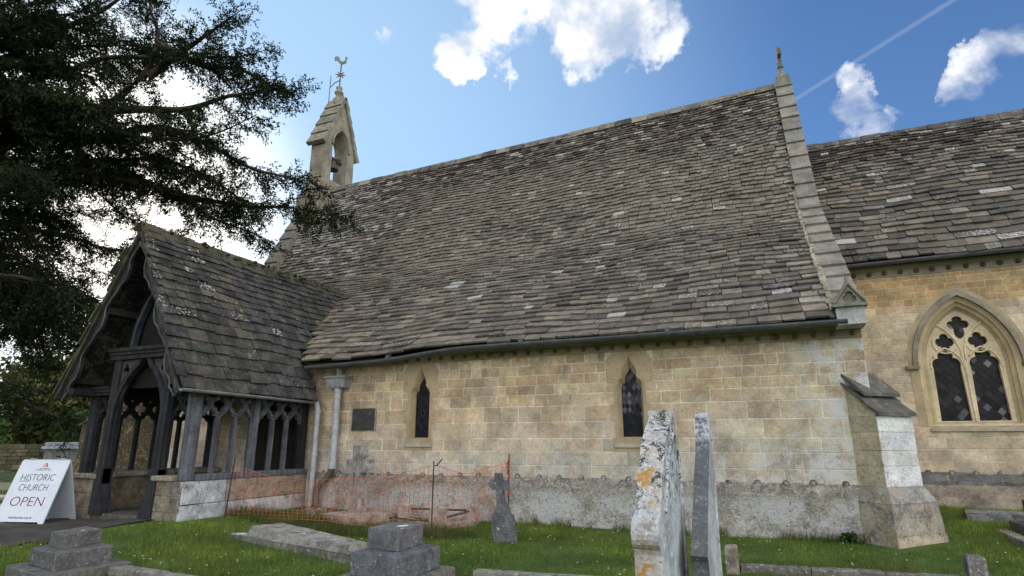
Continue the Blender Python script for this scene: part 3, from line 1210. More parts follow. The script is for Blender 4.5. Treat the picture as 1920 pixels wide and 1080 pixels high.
ridge_stones(church, (NX1 - .36, 15.0, roofz(1.07, 15) + .07), (NX0 + .5, 15.0, roofz(NX0 + .5, 15) + .07), .03, .16, .2, .46, M['weathered'],
             [(.19, .18, .14), (.15, .14, .12), (.24, .22, .16), (.09, .085, .075)])

# ---- gable copings: stepped, overlapping slabs on the slope


def coping(parent, xa, xb, y0, y1, up, ln, name='gable_coping'):
    c = MB()
    ss = smooth_prof(PY, PZ)
    s = float(np.interp(y0, PY, ss))
    s_end = ss[-1] - .02
    while s < s_end - .05:
        l_ = min(random.uniform(*ln), s_end - s)
        pts = []
        for q, hh in ((s - .015, up + .045), (s + l_, up)):
            y = float(np.interp(q, ss, PY))
            z = roofz((xa + xb) / 2, y)
            dy = float(np.interp(q + .05, ss, PY)) - float(np.interp(q - .05, ss, PY))
            dz = float(np.interp(q + .05, ss, PZ)) - float(np.interp(q - .05, ss, PZ))
            k = math.hypot(dy, dz)
            ny, nz = -dz / k, dy / k
            pts.append([(xx_, y + ny * h_, z + nz * h_) for xx_, h_ in ((xa, -.25), (xb, -.25), (xb, hh), (xa, hh))])
        a, b = pts
        c.mesh(a + b, [(0, 1, 2, 3), (7, 6, 5, 4), (2, 6, 7, 3), (1, 5, 6, 2), (0, 3, 7, 4), (0, 4, 5, 1)], jit((.235, .22, .185), .12, .04))
        s += l_
    return c


cp = coping(church, NX1 - .36, NX1 + .03, 9.62, 15, .10, (.40, .52))
# pale mortar fillet where the tiles meet the coping
for i in range(56):
    s = .15 + NS[-1] * .53 * i / 56
    p = S_nave(NX1 - .375, s)
    cp.cbox(p.x - random.uniform(.01, .05), p.x + .05, p.y - .05, p.y + .05, p.z + .02, p.z + random.uniform(.085, .12), .015, jit((.44, .40, .31), .15), .008)
coping_e = cp.build('gable_coping', M['weathered'], church)
cp = coping(church, NX0 - .06, NX0 + .45, 9.62, 15, .24, (.40, .55))
cp.build('gable_coping', M['weathered'], church)

# ---- carved kneeler at the foot of the east coping
kn = MB()
kx0, kx1 = 1.09, 1.45
km = (kx0 + kx1) / 2
kn.cbox(kx0 - .01, kx1 + .0, 9.44, 9.90, 2.94, 3.20, .012, (.42, .43, .42))
kn.hexa([(kx0 - .045, 9.38, 3.195), (kx1 + .035, 9.38, 3.195), (kx1 + .035, 9.9, 3.195), (kx0 - .045, 9.9, 3.195),
         (kx0 - .045, 9.38, 3.235), (kx1 + .035, 9.38, 3.235), (kx1 + .035, 9.9, 3.235), (kx0 - .045, 9.9, 3.235)], (.22, .21, .18))
tri_o = [(kx0 - .03, 3.235), (kx1 + .02, 3.235), (km, 3.53)]
tref = foil(km, 3.325, .092, 3, .42, math.pi / 2, 30)
kn.prism([tri_o, tref[::-1]], .07, (0, 9.40, 0), (1, 0, 0), (0, 0, 1), (0, -1, 0), (.23, .22, .18))
kn.prism([tri_o], .40, (0, 9.455, 0), (1, 0, 0), (0, 0, 1), (0, -1, 0), (.21, .20, .17))
kn.tube([(kx0 - .03, 9.39, 3.25), (km, 9.39, 3.54)], .026, 6, (.24, .23, .19))
kn.tube([(kx1 + .02, 9.39, 3.25), (km, 9.39, 3.54)], .026, 6, (.24, .23, .19))
kn.lathe([(.0, .07), (.03, .05), (.025, .0), (.04, -.03), (0, -.05)], (km, 9.42, 3.57), 8, (.22, .21, .18))
kn.build('kneeler', M['weathered'], church, 'weathered carved gablet with trefoil at the foot of the coping')

# ---- cross finial on the east gable
fz = roofz(1.2, 15.0)
fn = MB()
fn.hexa([(1.03, 14.8, fz - .15), (1.46, 14.8, fz - .15), (1.46, 15.2, fz - .15), (1.03, 15.2, fz - .15),
         (1.10, 14.85, fz + .22), (1.40, 14.85, fz + .22), (1.40, 15.15, fz + .22), (1.10, 15.15, fz + .22)], (.22, .21, .17))
fn.lathe([(.13, .2), (.10, .28), (.055, .42), (.05, .5), (.085, .53), (.085, .56), (.04, .6)], (1.25, 15.0, fz), 8, (.2, .19, .16), False)
fn.prism([[(-.05, .56), (.05, .56), (.06, .8), (.27, .78), (.29, .92), (.07, .92), (.06, 1.12), (-.06, 1.12), (-.07, .92), (-.29, .92), (-.27, .78), (-.06, .8)]],
         .09, (1.295, 15.0, fz), (0, 1, 0), (0, 0, 1), (1, 0, 0), (.19, .175, .15))
fn.build('cross_finial', M['weathered'], church)

# ---- gutter (half round cast iron) with joints, and eaves shadow board


def gutter(parent, pts, r=.062, name='gutter', mat=None, tint=(.07, .075, .078), joints=()):
    gmb = MB()
    prof_g = [(math.cos(t), math.sin(t)) for t in np.linspace(math.pi, 2 * math.pi, 9)]
    prof_g = [(a, b) for a, b in prof_g] + [(a * .86, b * .86 + .02) for a, b in prof_g[::-1]]
    n = len(prof_g)
    rings = []
    pts = [Vector(p) for p in pts]
    for i, p in enumerate(pts):
        d = (pts[min(i + 1, len(pts) - 1)] - pts[max(i - 1, 0)]).normalized()
        s_ = d.cross(Vector((0, 0, 1))).normalized()
        u_ = s_.cross(d)
        rings.append([p + s_ * (a * r) + u_ * (b * r) for a, b in prof_g])
    vs = [q for r_ in rings for q in r_]
    fs = [(i * n + k, i * n + (k + 1) % n, (i + 1) * n + (k + 1) % n, (i + 1) * n + k) for i in range(len(rings) - 1) for k in range(n)]
    gmb.mesh(vs, fs, tint, True)
    gmb.mesh(rings[0], [tuple(range(n))], tint)
    gmb.mesh(rings[-1], [tuple(range(n))[::-1]], tint)
    for j in joints:
        p = Vector(j)
        gmb.tube([p + Vector((-.035, 0, -.004)), p + Vector((.035, 0, -.004))], r * 1.1, 12, tint)
    return gmb.build(name, mat or M['iron'], parent)


gp_ = []
for x in np.linspace(1.21, -8.62, 40):
    z = 2.99 - .018 * (1.2 - x) * .1 - .155 * float(smooth01(-4.9, -7.2, x)) - .02 * float(smooth01(-7.2, -8.6, x))
    gp_.append((x, 9.47 + .012 * math.sin(x * 2), z + .028))
gut = gutter(church, gp_, .078, joints=[gp_[10], gp_[20], gp_[31]])
# dark board between gutter and wall, so that the eaves are closed
eb = MB()
for i in range(len(gp_) - 1):
    a, b = gp_[i], gp_[i + 1]
    eb.mesh([(a[0], 9.53, a[2] + .03), (b[0], 9.53, b[2] + .03), (b[0], NY + .02, 3.06), (a[0], NY + .02, 3.06)], [(0, 1, 2, 3)], (.10, .085, .06))
eb.build('eaves_board', M['dressed'], church)

# ---- downpipe with hopper head
dp = MB()
pc = (.40, .43, .47)
dp.tube([(-7.93, 9.55, 2.83), (-7.95, 9.66, 2.76), (-7.98, 9.72, 2.66)], .055, 10, pc)
dp.tube([(-7.985, 9.73, 2.40), (-7.985, 9.73, .84)], .066, 12, pc)
for z in (2.34, .86):
    dp.tube([(-7.985, 9.73, z - .05), (-7.985, 9.73, z + .05)], .078, 12, pc)
dp.tube([(-7.985, 9.73, .84), (-8.02, 9.70, .70), (-8.17, 9.62, .52), (-8.22, 9.6, .40), (-8.22, 9.6, .12), (-8.14, 9.52, .06)], .06, 10, (.10, .085, .06))
pipe = dp.build('downpipe', M['lead_paint'], church, 'grey downpipe with a hopper head and a rusty cranked foot')
hp = MB()
hx, hy = -7.985, 9.74
hp.hexa([(hx - .20, hy - .11, 2.39), (hx + .20, hy - .11, 2.39), (hx + .20, hy + .11, 2.39), (hx - .20, hy + .11, 2.39),
         (hx - .235, hy - .14, 2.58), (hx + .235, hy - .14, 2.58), (hx + .235, hy + .13, 2.58), (hx - .235, hy + .13, 2.58)], (.28, .31, .33))
hp.cbox(hx - .27, hx + .27, hy - .165, hy + .13, 2.575, 2.625, .012, (.22, .235, .22))
for k in (-.12, 0, .12):
    hp.box(hx + k - .012, hx + k + .012, hy - .145, hy - .11, 2.42, 2.56, (.25, .28, .3))
hp.build('hopper_head', M['lead_paint'], pipe)


# ---- diagonal corner buttresses


def diag_buttress(parent, cx, cy, dx, dy, z0, zt_in, zt_out, proj, hw, tint, slab=True, base_h=.72, end_tint=None, plinth_tint=None):
    """stands out along (dx,dy) from the wall corner; sloping top clad with stone slabs"""
    n = Vector((dx, dy, 0)).normalized()
    s_ = Vector((-n.y, n.x, 0))
    o = Vector((cx, cy, 0)) - n * .5
    b = MB()

    def P(d, t, z):
        return o + n * d + s_ * t + Vector((0, 0, z))
    D = .5 + proj
    # stone courses of the shaft
    crs = [base_h]
    while crs[-1] < zt_out - .05:
        crs.append(min(zt_out, crs[-1] + random.uniform(.2, .28)))
    end = end_tint or tint
    top_p = plinth_tint or tint

    def block(lo, hi, t_side, t_end):
        b.mesh(lo + hi, [(3, 2, 1, 0), (4, 5, 6, 7)], t_side)
        for f, t_ in (((0, 1, 5, 4), t_side), ((1, 2, 6, 5), t_end), ((2, 3, 7, 6), t_side), ((3, 0, 4, 7), t_side)):
            b.mesh([(lo + hi)[i_] for i_ in f], [(0, 1, 2, 3)], t_)
    for a, c in zip(crs, crs[1:]):
        e = random.uniform(-.005, .005)
        block([P(0, -hw, a + .004), P(D + e, -hw - e, a + .004), P(D + e, hw + e, a + .004), P(0, hw, a + .004)],
              [P(0, -hw, c), P(D + e, -hw - e, c), P(D + e, hw + e, c), P(0, hw, c)], jit(tint, .14), jit(end, .1))
    # wedge under the slope
    zi = zt_in
    b.mesh([P(0, -hw, zt_out), P(D, -hw, zt_out), P(D, hw, zt_out), P(0, hw, zt_out), P(0, -hw, zi + .15), P(0, hw, zi + .15)],
           [(0, 1, 4), (3, 5, 2), (1, 2, 5, 4), (0, 4, 5, 3)], jit(tint, .1))
    # plinth of the buttress, wider and sloped, in rough courses
    q = .10
    zs_ = [-.5, .12, .34, base_h - .2]
    for a, c in zip(zs_, zs_[1:]):
        qa, qc = q + .05 * (base_h - .2 - a) / 1.0, q + .05 * (base_h - .2 - c) / 1.0
        e = random.uniform(-.008, .008)
        block([P(0, -hw - qa, a + .003), P(D + qa + e, -hw - qa - e, a + .003), P(D + qa + e, hw + qa + e, a + .003), P(0, hw + qa, a + .003)],
              [P(0, -hw - qc, c), P(D + qc + e, -hw - qc - e, c), P(D + qc + e, hw + qc + e, c), P(0, hw + qc, c)], jit(lerp(tint, top_p, .35), .12), jit(lerp(tint, top_p, .8 if c > .3 else .3), .12))
    block([P(0, -hw - q, base_h - .199), P(D + q, -hw - q, base_h - .199), P(D + q, hw + q, base_h - .199), P(0, hw + q, base_h - .199)],
          [P(0, -hw - .002, base_h), P(D + .006, -hw - .002, base_h), P(D + .006, hw + .002, base_h), P(0, hw + .002, base_h)], jit(lerp(tint, top_p, .5), .1), jit(top_p, .1))
    ob = b.build('buttress', M['buttress'], parent)
    if slab:
        w_ = MB()
        k = 3
        for i in range(k):
            f0, f1 = i / k, (i + 1) / k
            da, db = D + .06 - (D + .06 - .1) * f0 - (.0 if i == 0 else -.02), D + .06 - (D + .06 - .1) * f1
            slope = (zi + .15 - zt_out) / D
            za, zb = zt_out + slope * (D - da), zt_out + slope * (D - db)
            ov = .03
            w_.hexa([P(da, -hw - ov, za + .0), P(da, hw + ov, za + .0), P(db, hw + ov, zb + .0), P(db, -hw - ov, zb + .0),
                     P(da, -hw - ov, za + .05), P(da, hw + ov, za + .05), P(db, hw + ov, zb + .025), P(db, -hw - ov, zb + .025)], jit((.10, .097, .09), .15))
        w_.build('weathering', M['weathered'], ob)
    return ob


diag_buttress(church, NX1 + .10, NY + .11, .72, -.69, -.5, 2.20, 1.72, .19, .375, (.46, .39, .27), True, .72, (.64, .67, .68), (.30, .29, .27))
ub = MB()
nb = Vector((.72, -.69, 0)).normalized()
sb_ = Vector((-nb.y, nb.x, 0))
ob0 = Vector((NX1 + .10, NY + .11, 0))
def PB(d, t, z):
    return ob0 + nb * d + sb_ * t + Vector((0, 0, z))
ub.hexa([PB(.07, -.39, 1.95), PB(.07, .39, 1.95), PB(-.28, .39, 2.28), PB(-.28, -.39, 2.28), PB(.07, -.39, 2.0), PB(.07, .39, 2.0), PB(-.28, .39, 2.33), PB(-.28, -.39, 2.33)], (.10, .097, .09))
ub.build('weathering', M['weathered'], church)
diag_buttress(church, NX0, NY, -.7, -.72, -.5, 3.0, 1.72, 1.15, .28, (.085, .068, .045))  # west buttress: the yew's shade is put into this dark stone colour

# ---- bellcote on the west gable
bc = MB()
bx0, bx1 = -13.77, -13.18
by0, by1 = 14.40, 15.98
bm_ = (by0 + by1) / 2
bz0, bz1 = 8.7, 11.62
st = (.30, .27, .21)
op = arch(.40, 11.55, 12.22, 10, 10.2, bm_)
o_out = [(by0, bz0), (by1, bz0), (by1, bz1), (bm_, 13.45), (by0, bz1)]
bc.prism([o_out, op[::-1]], bx1 - bx0, (bx1, 0, 0), (0, 1, 0), (0, 0, 1), (1, 0, 0), st)
# string courses, sloped offsets and quoins down the sides
for z, p in ((11.5, .05), (10.15, .05)):
    bc.hexa([(bx0 - p, by0 - p, z), (bx1 + .012, by0 - p, z), (bx1 + .012, by0 + .06, z), (bx0 - p, by0 + .06, z),
             (bx0 - .005, by0 - .005, z + .12), (bx1 + .004, by0 - .005, z + .12), (bx1 + .004, by0 + .05, z + .12), (bx0 - .005, by0 + .05, z + .12)], (.27, .24, .17))
bc.hexa([(bx0 - .22, by0 - .24, 8.4), (bx1 + .04, by0 - .24, 8.4), (bx1 + .04, by0 + .5, 8.4), (bx0 - .22, by0 + .5, 8.4),
         (bx0 - .22, by0 - .24, 9.35), (bx1 + .04, by0 - .24, 9.35), (bx1 + .04, by0 + .5, 9.35), (bx0 - .22, by0 + .5, 9.35)], (.30, .26, .19))
bc.hexa([(bx0 - .26, by0 - .28, 9.35), (bx1 + .06, by0 - .28, 9.35), (bx1 + .06, by0 + .5, 9.35), (bx0 - .26, by0 + .5, 9.35),
         (bx0 - .01, by0 - .01, 9.72), (bx1 + .006, by0 - .01, 9.72), (bx1 + .006, by0 + .3, 9.72), (bx0 - .01, by0 + .3, 9.72)], (.27, .25, .19))
bc.hexa([(bx0 - .1, by0 - .1, 9.7), (bx1 + .008, by0 - .1, 9.7), (bx1 + .008, by0 + .3, 9.7), (bx0 - .1, by0 + .3, 9.7),
         (bx0 - .008, by0 - .008, 10.2), (bx1 + .005, by0 - .008, 10.2), (bx1 + .005, by0 + .3, 10.2), (bx0 - .008, by0 + .3, 10.2)], (.31, .27, .2))
bell_cote = bc.build('bellcote', M['weathered'], church, 'small stone bellcote with pointed opening on the west gable')
hd = MB()
oa = arch(.50, 11.55, 12.42, 12, None, bm_)
ob_ = arch(.42, 11.55, 12.26, 12, None, bm_)
for i in range(len(oa) - 1):
    A_ = [(bx1 + .06, *oa[i]), (bx1 + .06, *oa[i + 1]), (bx1 + .06, *ob_[i + 1]), (bx1 + .06, *ob_[i])]
    B_ = [(bx1 - .02, *q) for q in (oa[i], oa[i + 1], ob_[i + 1], ob_[i])]
    hd.mesh(A_ + B_, [(0, 1, 2, 3), (4, 5, 1, 0), (3, 2, 6, 7)], (.25, .23, .18))
hd.build('hood_mould', M['weathered'], bell_cote)
rc = MB()
for sgn in (-1, 1):
    for i in range(5):
        f0, f1 = i / 5, (i + 1) / 5
        ya, yb = bm_ + sgn * (.91 - .91 * f0), bm_ + sgn * (.91 - .91 * f1)
        za, zb = 11.42 + (13.62 - 11.42) * f0, 11.42 + (13.62 - 11.42) * f1
        nx = Vector((0, sgn * (13.62 - 11.42), .96)).normalized()
        q = []
        for (y, z, h) in ((ya, za, .10), (yb, zb, .05)):
            for xx_ in (bx0 - .09, bx1 + .09):
                q.append(Vector((xx_, y, z)) + nx * h)
                q.append(Vector((xx_, y, z)) - nx * .06)
        rc.mesh(q, [(0, 2, 6, 4), (1, 5, 7, 3), (0, 1, 3, 2), (2, 3, 7, 6), (4, 6, 7, 5), (0, 4, 5, 1)], jit((.235, .22, .165), .15))
rc.build('gablet_roof', M['weathered'], bell_cote)
ff = MB()
ff.lathe([(.20, -.25), (.17, -.02), (.12, .05), (.10, .16), (.16, .22), (.17, .27), (.11, .33), (.09, .40), (.12, .45), (.10, .50), (.04, .55), (.0, .56)],
         (-13.46, bm_, 13.66), 12, (.26, .24, .18))
for sx in (-1, 1):
    ff.prism([[(-.16, -.3), (.16, -.3), (0, .12)], foil(0, -.14, .06, 3, .4, math.pi / 2, 18)[::-1]], .06,
             (-13.46 + sx * .18 + (.06 if sx > 0 else 0), bm_, 13.66), (0, 1, 0), (0, 0, 1), (1, 0, 0), (.25, .23, .17))
ff.build('finial', M['weathered'], bell_cote)

# ---- chancel
CY = 12.8
CX0, CX1 = NX1, 9.0
CCX = 3.42
cw = MB()
hx0, hx1 = CCX - .80, CCX + .80
MORTAR = (.54, .48, .37)
cw.box(CX0, hx0, CY, CY + .6, -.2, 4.6, MORTAR)
cw.box(hx1, CX1, CY, CY + .6, -.2, 4.6, MORTAR)
cw.box(hx0, hx1, CY, CY + .6, -.2, 1.56, MORTAR)
cw.box(hx0, hx1, CY, CY + .6, 3.96, 4.6, MORTAR)
_rr = 3.93 - 2.72
_R = (_rr * _rr + .76 * .76) / (2 * .76)
for k in range(20):
    za_, zb_ = 2.75 + k * .0605, 2.75 + (k + 1) * .0605
    e_ = .76 - _R + math.sqrt(max(0, _R * _R - (za_ - 2.72) ** 2)) + .02
    if e_ < .80:
        cw.box(hx0, CCX - max(e_, 0), CY + .001, CY + .6, za_, zb_, MORTAR)
        cw.box(CCX + max(e_, 0), hx1, CY + .001, CY + .6, za_, zb_, MORTAR)


def ch_tint(x, z):
    up = float(smooth01(3.4, 3.9, z))
    c = lerp(random.choice(GREYST), random.choice(OCHRE), min(1, .45 + .5 * up))
    if z > 3.75:
        c = random.choice([(.45, .29, .12), (.42, .28, .125), (.47, .32, .15)])
    g_ = (c[0] + c[1] + c[2]) / 3
    c = lerp(c, (g_, g_, g_), .12)
    c = tuple(q * 1.06 for q in c)
    return jit(c, .10, .03)


ch_courses = []
z = .80
while z < 4.33:
    h = .20 if z < 2.0 else (.145 if z < 3.7 else .125)
    ch_courses.append((z, min(z + h, 4.37)))
    z += h
wh = []
for (za, zb) in ch_courses:
    zm = (za + zb) / 2
    if zm < 1.60:
        continue
    if zm < 2.75:
        hw = .74 + (.08 if int(zm * 5) % 2 else 0)
    else:
        hw = max(0, .90 * (1 - ((zm + .06 - 2.74) / 1.38) ** 2.0) - .05) if zm < 4.06 else 0
    if hw > .05:
        wh.append((CCX - hw, CCX + hw, za, zb))
facing(cw, CX0, CX1, ch_courses, (0, CY, 0), (1, 0, 0), (0, -1, 0), wh, (.24, .55), ch_tint)
# east end of the chancel
cw.prism([[(12.8, -.2), (17.2, -.2), (17.2, 4.6), (15.0, 8.3), (12.8, 4.6)]], .5, (CX1, 0, 0), (0, 1, 0), (0, 0, 1), (1, 0, 0), (.36, .28, .17))
cw.build('chancel_wall', M['chancel_ashlar'], church)

cpn = MB()
xx = list(np.arange(CX0, CX1 + .01, .25))
prof_c = [(.0, .80), (-.03, .775), (-.10, .66), (-.11, .6), (-.12, .4), (-.14, -.2)]
rows = [[(x, CY + d + prng.uniform(-.008, .008), z + prng.uniform(-.012, .012)) for d, z in prof_c] for x in xx]
for i in range(len(xx) - 1):
    for k in range(len(prof_c) - 1):
        cpn.mesh([rows[i][k], rows[i + 1][k], rows[i + 1][k + 1], rows[i][k + 1]], [(0, 3, 2, 1)],
                 jit((.13, .13, .125), .15) if k < 3 else jit((.30, .265, .21), .12), True)
M['plinth2'] = material('chancel_plinth', .95, (4., .4), [((.42, .40, .36), 7., .58, .1, .7), ((.09, .09, .09), 3., .55, .15, .6), ((.5, .5, .48), 20., .66, .05, .8)],
                        bump=(17., .8), bump2=.03)
cpl = cpn.build('plinth', M['plinth2'], church)
x = 2.53
while x < 6.5:
    inst('rosette', me_ros, cpl, (x, CY - .012, .80), 0, 1.05)
    x += .345
cc = cornice(church, CX0 + .01, CX1, CY, 4.46)
x = 1.6
while x < 6.6:
    inst('ball_flower', me_boss, cc, (x, CY - .034, 4.46), random.uniform(0, 6), 1.1)
    x += .258
gutter(church, [(x, 12.46, 4.60 + .004 * x) for x in np.linspace(NX1 + .05, CX1, 24)], .065)
ebm = MB()
ebm.mesh([(CX0, 12.5, 4.61), (CX1, 12.5, 4.64), (CX1, CY + .05, 4.64), (CX0, CY + .05, 4.64)], [(0, 1, 2, 3)], (.10, .085, .06))
ebm.build('eaves_board', M['dressed'], church)
CS = math.hypot(15.0 - 12.46, 8.36 - 4.66)


def S_ch(x, s):
    f = s / CS
    dip = .016 * math.sin(x * 1.3 + s * .9) + .012 * math.sin(x * 2.9 - s * 1.7)
    return Vector((x, 12.46 + 2.54 * f, 4.66 + 3.70 * f + dip))


def ch_tile_tint(x, t, p):
    c = jit(random.choice(GREY), .2, .04)
    c = tuple(q * .88 for q in c)
    if t > .72 and random.random() < (t - .65) * 2.2:
        c = jit(random.choice([(.07, .045, .04), (.05, .042, .04), (.085, .065, .05)]), .2)
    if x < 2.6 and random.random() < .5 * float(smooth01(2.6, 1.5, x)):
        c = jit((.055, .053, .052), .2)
    lic = random.random() ** 1.6 * .45
    if random.random() < .03 + .2 * float(smooth01(.82, .97, t)):
        lic = random.uniform(.5, 1.)
    return c + (lic,)


cr = MB()
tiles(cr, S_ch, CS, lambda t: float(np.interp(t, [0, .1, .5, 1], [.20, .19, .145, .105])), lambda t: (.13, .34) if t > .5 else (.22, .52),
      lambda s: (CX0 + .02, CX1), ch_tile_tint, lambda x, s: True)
cr.mesh([S_ch(CX0, 0) - Vector((0, 0, .06)), S_ch(CX1, 0) - Vector((0, 0, .06)), S_ch(CX1, CS) - Vector((0, 0, .06)), S_ch(CX0, CS) - Vector((0, 0, .06))], [(0, 1, 2, 3)], (.03, .03, .03))
cr.mesh([(CX0, 17.54, 4.62), (CX1, 17.54, 4.62), (CX1, 15, 8.32), (CX0, 15, 8.32)], [(3, 2, 1, 0)], (.13, .12, .11))
cr.build('chancel_roof', M['tile'], church)
ridge_stones(church, (CX0, 15.0, 8.43), (CX1, 15.0, 8.43), .02, .15, .2, .44, M['weathered'], [(.10, .095, .09), (.15, .14, .12), (.075, .07, .07)])

# ---- traceried two-light window
tw = MB()
dress = (.50, .41, .26)
z0, zs, za = 1.62, 2.72, 3.80
o1 = arch(.76, 2.72, 3.93, 14, 1.585, CCX)
o2 = arch(.68, 2.72, 3.82, 14, 1.62, CCX)
o3 = arch(.62, 2.72, 3.74, 14, 1.64, CCX)
o4 = arch(.56, 2.72, 3.66, 14, 1.66, CCX)
# alternating dressed jamb stones round the arch
jo = [(CCX - .76, 1.585)]
jo = arch(.90, 2.74, 4.12, 14, 1.585, CCX)
tw.prism([jo, o1[::-1]], .03, (0, CY - .013, 0), (1, 0, 0), (0, 0, 1), (0, -1, 0), (.40, .33, .21))
for A_, ya, B_, yb, t in ((o1, -.009, o2, .03, dress), (o2, .03, o2, .07, dress), (o2, .07, o3, .09, (.40, .33, .2)), (o3, .09, o3, .13, dress), (o3, .13, o4, .19, (.44, .36, .22))):
    tw.ring(None, [(p[0], CY + ya, p[1]) for p in A_], [(p[0], CY + yb, p[1]) for p in B_], t)
trac_o = arch(.59, 2.70, 3.71, 14, 1.66, CCX)
tw.hexa([(CCX - .74, CY - .05, 1.50), (CCX + .74, CY - .05, 1.50), (CCX + .74, CY + .2, 1.50), (CCX - .74, CY + .2, 1.50),
         (CCX - .74, CY - .045, 1.55), (CCX + .74, CY - .045, 1.55), (CCX + .58, CY + .19, 1.675), (CCX - .58, CY + .19, 1.675)], (.36, .32, .24))
chw = tw.build('traceried_window', M['dressed'], church)
tr_ = MB()
lights = [cusped_light(CCX - .283, .232, 1.68, 2.64), cusped_light(CCX + .283, .232, 1.68, 2.64)]
quats = [foil(CCX - .25, 3.10, .145, 4, .34, 0, 40, (1, 1.1)), foil(CCX + .25, 3.10, .145, 4, .34, 0, 40, (1, 1.1))]
topq = []
for i in range(48):
    t = 2 * math.pi * i / 48
    r = .155 * (.64 + .36 * abs(math.cos(2 * t)) ** .7)
    zz_ = r * math.sin(t)
    if math.sin(t) < -.72:
        zz_ *= 1.7
    topq.append((CCX + r * 1.1 * math.cos(t), 3.415 + zz_))
tr_.prism([trac_o] + [l[::-1] for l in lights + quats + [topq]], .11, (0, CY + .175, 0), (1, 0, 0), (0, 0, 1), (0, -1, 0), (.58, .50, .34))
# moulded ribs on the face of the tracery
yb_ = CY + .170


def rib(pts, r=.018, t=(.62, .54, .38)):
    tr_.tube([(p[0], yb_, p[1]) for p in pts], r, 6, t)


for sx in (-1, 1):
    rib(arch(.255, 2.62, 2.99, 10, None, CCX + sx * .275))
    rib([(CCX + sx * .02, 2.75), (CCX + sx * .03, 2.95), (CCX + sx * .09, 3.15), (CCX + sx * .22, 3.33), (CCX + sx * .36, 3.45)], .02)
    rib([(CCX + sx * (.25 + .19 * math.cos(t)), 3.09 + .20 * math.sin(t)) for t in np.linspace(-2.6, 1.0 if sx < 0 else 1.0, 16)] if sx < 0 else
        [(CCX + (.25 - .19 * math.cos(t)), 3.09 + .20 * math.sin(t)) for t in np.linspace(-2.6, 1.0, 16)], .015)
rib([(CCX, 1.68), (CCX, 2.75)], .024)
tr_.build('tracery', M['dressed'], chw)
gz_ = MB()


def glt(x, z):
    k = random.random()
    if k < .11:
        return random.choice([(.13, .13, .13), (.20, .20, .19), (.09, .10, .12)])
    return random.choice([(.010, .010, .013), (.014, .014, .018), (.012, .013, .018), (.022, .022, .025)])


def in_big(x, z):
    return abs(x - CCX) < .55 and 1.66 < z < 3.66 - max(0, abs(x - CCX) - .1) * 1.2


leaded(gz_, in_big, CCX - .53, CCX + .53, 1.68, 3.62, CY + .25, .135, .155, glt)
gz_.build('glass', M['glass'], chw)
l2 = MB()
l2.box(CCX - .56, CCX + .56, CY + .262, CY + .27, 1.6, 3.75, (.016, .016, .018))
l2.build('leading', M['lead'], chw)
hm = MB()
ho = arch(.84, 2.66, 4.02, 16, None, CCX)
hi = arch(.765, 2.66, 3.935, 16, None, CCX)
for i in range(len(ho) - 1):
    A_ = [(p[0], CY - .085, p[1] - .015) for p in (hi[i], hi[i + 1])]
    B_ = [(p[0], CY - .075, p[1]) for p in (ho[i + 1], ho[i])]
    C_ = [(p[0], CY + .01, p[1] + .02) for p in (ho[i], ho[i + 1])]
    D_ = [(p[0], CY + .0, p[1]) for p in (hi[i], hi[i + 1])]
    hm.mesh([A_[0], A_[1], B_[0], B_[1]], [(0, 1, 2, 3)], (.25, .225, .17))
    hm.mesh([B_[1], B_[0], C_[1], C_[0]], [(0, 1, 2, 3)], (.33, .31, .27))
    hm.mesh([D_[0], D_[1], A_[1], A_[0]], [(0, 1, 2, 3)], (.2, .17, .12))
for sx in (-1, 1):
    hm.cbox(CCX + sx * .86 - .11, CCX + sx * .86 + .11, CY - .09, CY + .02, 2.60, 2.665, .015, (.2, .18, .14))
hm.build('hood_mould', M['weathered'], chw)

# =================================================================== PORCH
porch = thing('church_porch', 'dark timber porch on low stone walls with stone tiled gable roof', 'porch', (-10.1, 8.4, .1))
PXR, PXL, PYF = -8.74, -11.46, 7.04
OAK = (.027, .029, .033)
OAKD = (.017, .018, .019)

# ---- dwarf walls
dw = MB()
dl = MB()
dw.box(PXR - .26, PXR, PYF + .005, NY, -.3, .70, (.24, .22, .18))
dl.box(PXL, PXL + .26, PYF + .005, NY, -.3, .70, (.24, .22, .18))
dw.box(PXR - .66, PXR, PYF, PYF + .28, -.3, .70, (.24, .22, .18))
dl.box(PXL, PXL + .60, PYF, PYF + .28, -.3, .70, (.24, .22, .18))


def dtint(x, z):
    return jit(random.choice([(.23, .20, .15), (.19, .175, .14), (.27, .24, .18), (.20, .17, .12)]), .15)


def dtint2(x, z):
    c = dtint(x, z)
    if x < 7.75:
        c = jit((.46, .49, .52), .08)
    elif x < 8.9:
        c = lerp(c, (.34, .29, .23), .6)
    else:
        c = jit((.50, .52, .53), .1)
    return c


cr_d = [(-.05, .33), (.33, .70)]
facing(dw, PYF, NY - .02, cr_d, (PXR, 0, 0), (0, 1, 0), (1, 0, 0), (), (.75, 1.0), dtint2, .018, .012)
facing(dw, PXR - .66, PXR, [(-.05, .22), (.22, .46), (.46, .70)], (0, PYF, 0), (1, 0, 0), (0, -1, 0), (), (.3, .6), dtint, .014, .012)
facing(dl, PXL, PXL + .60, [(-.05, .22), (.22, .46), (.46, .70)], (0, PYF, 0), (1, 0, 0), (0, -1, 0), (), (.3, .6), dtint, .014, .012)
facing(dl, -NY, -PYF - .28, [(-.05, .22), (.22, .46), (.46, .68)], (PXL + .26, 0, 0), (0, -1, 0), (1, 0, 0), (), (.3, .6), dtint, .014, .012)
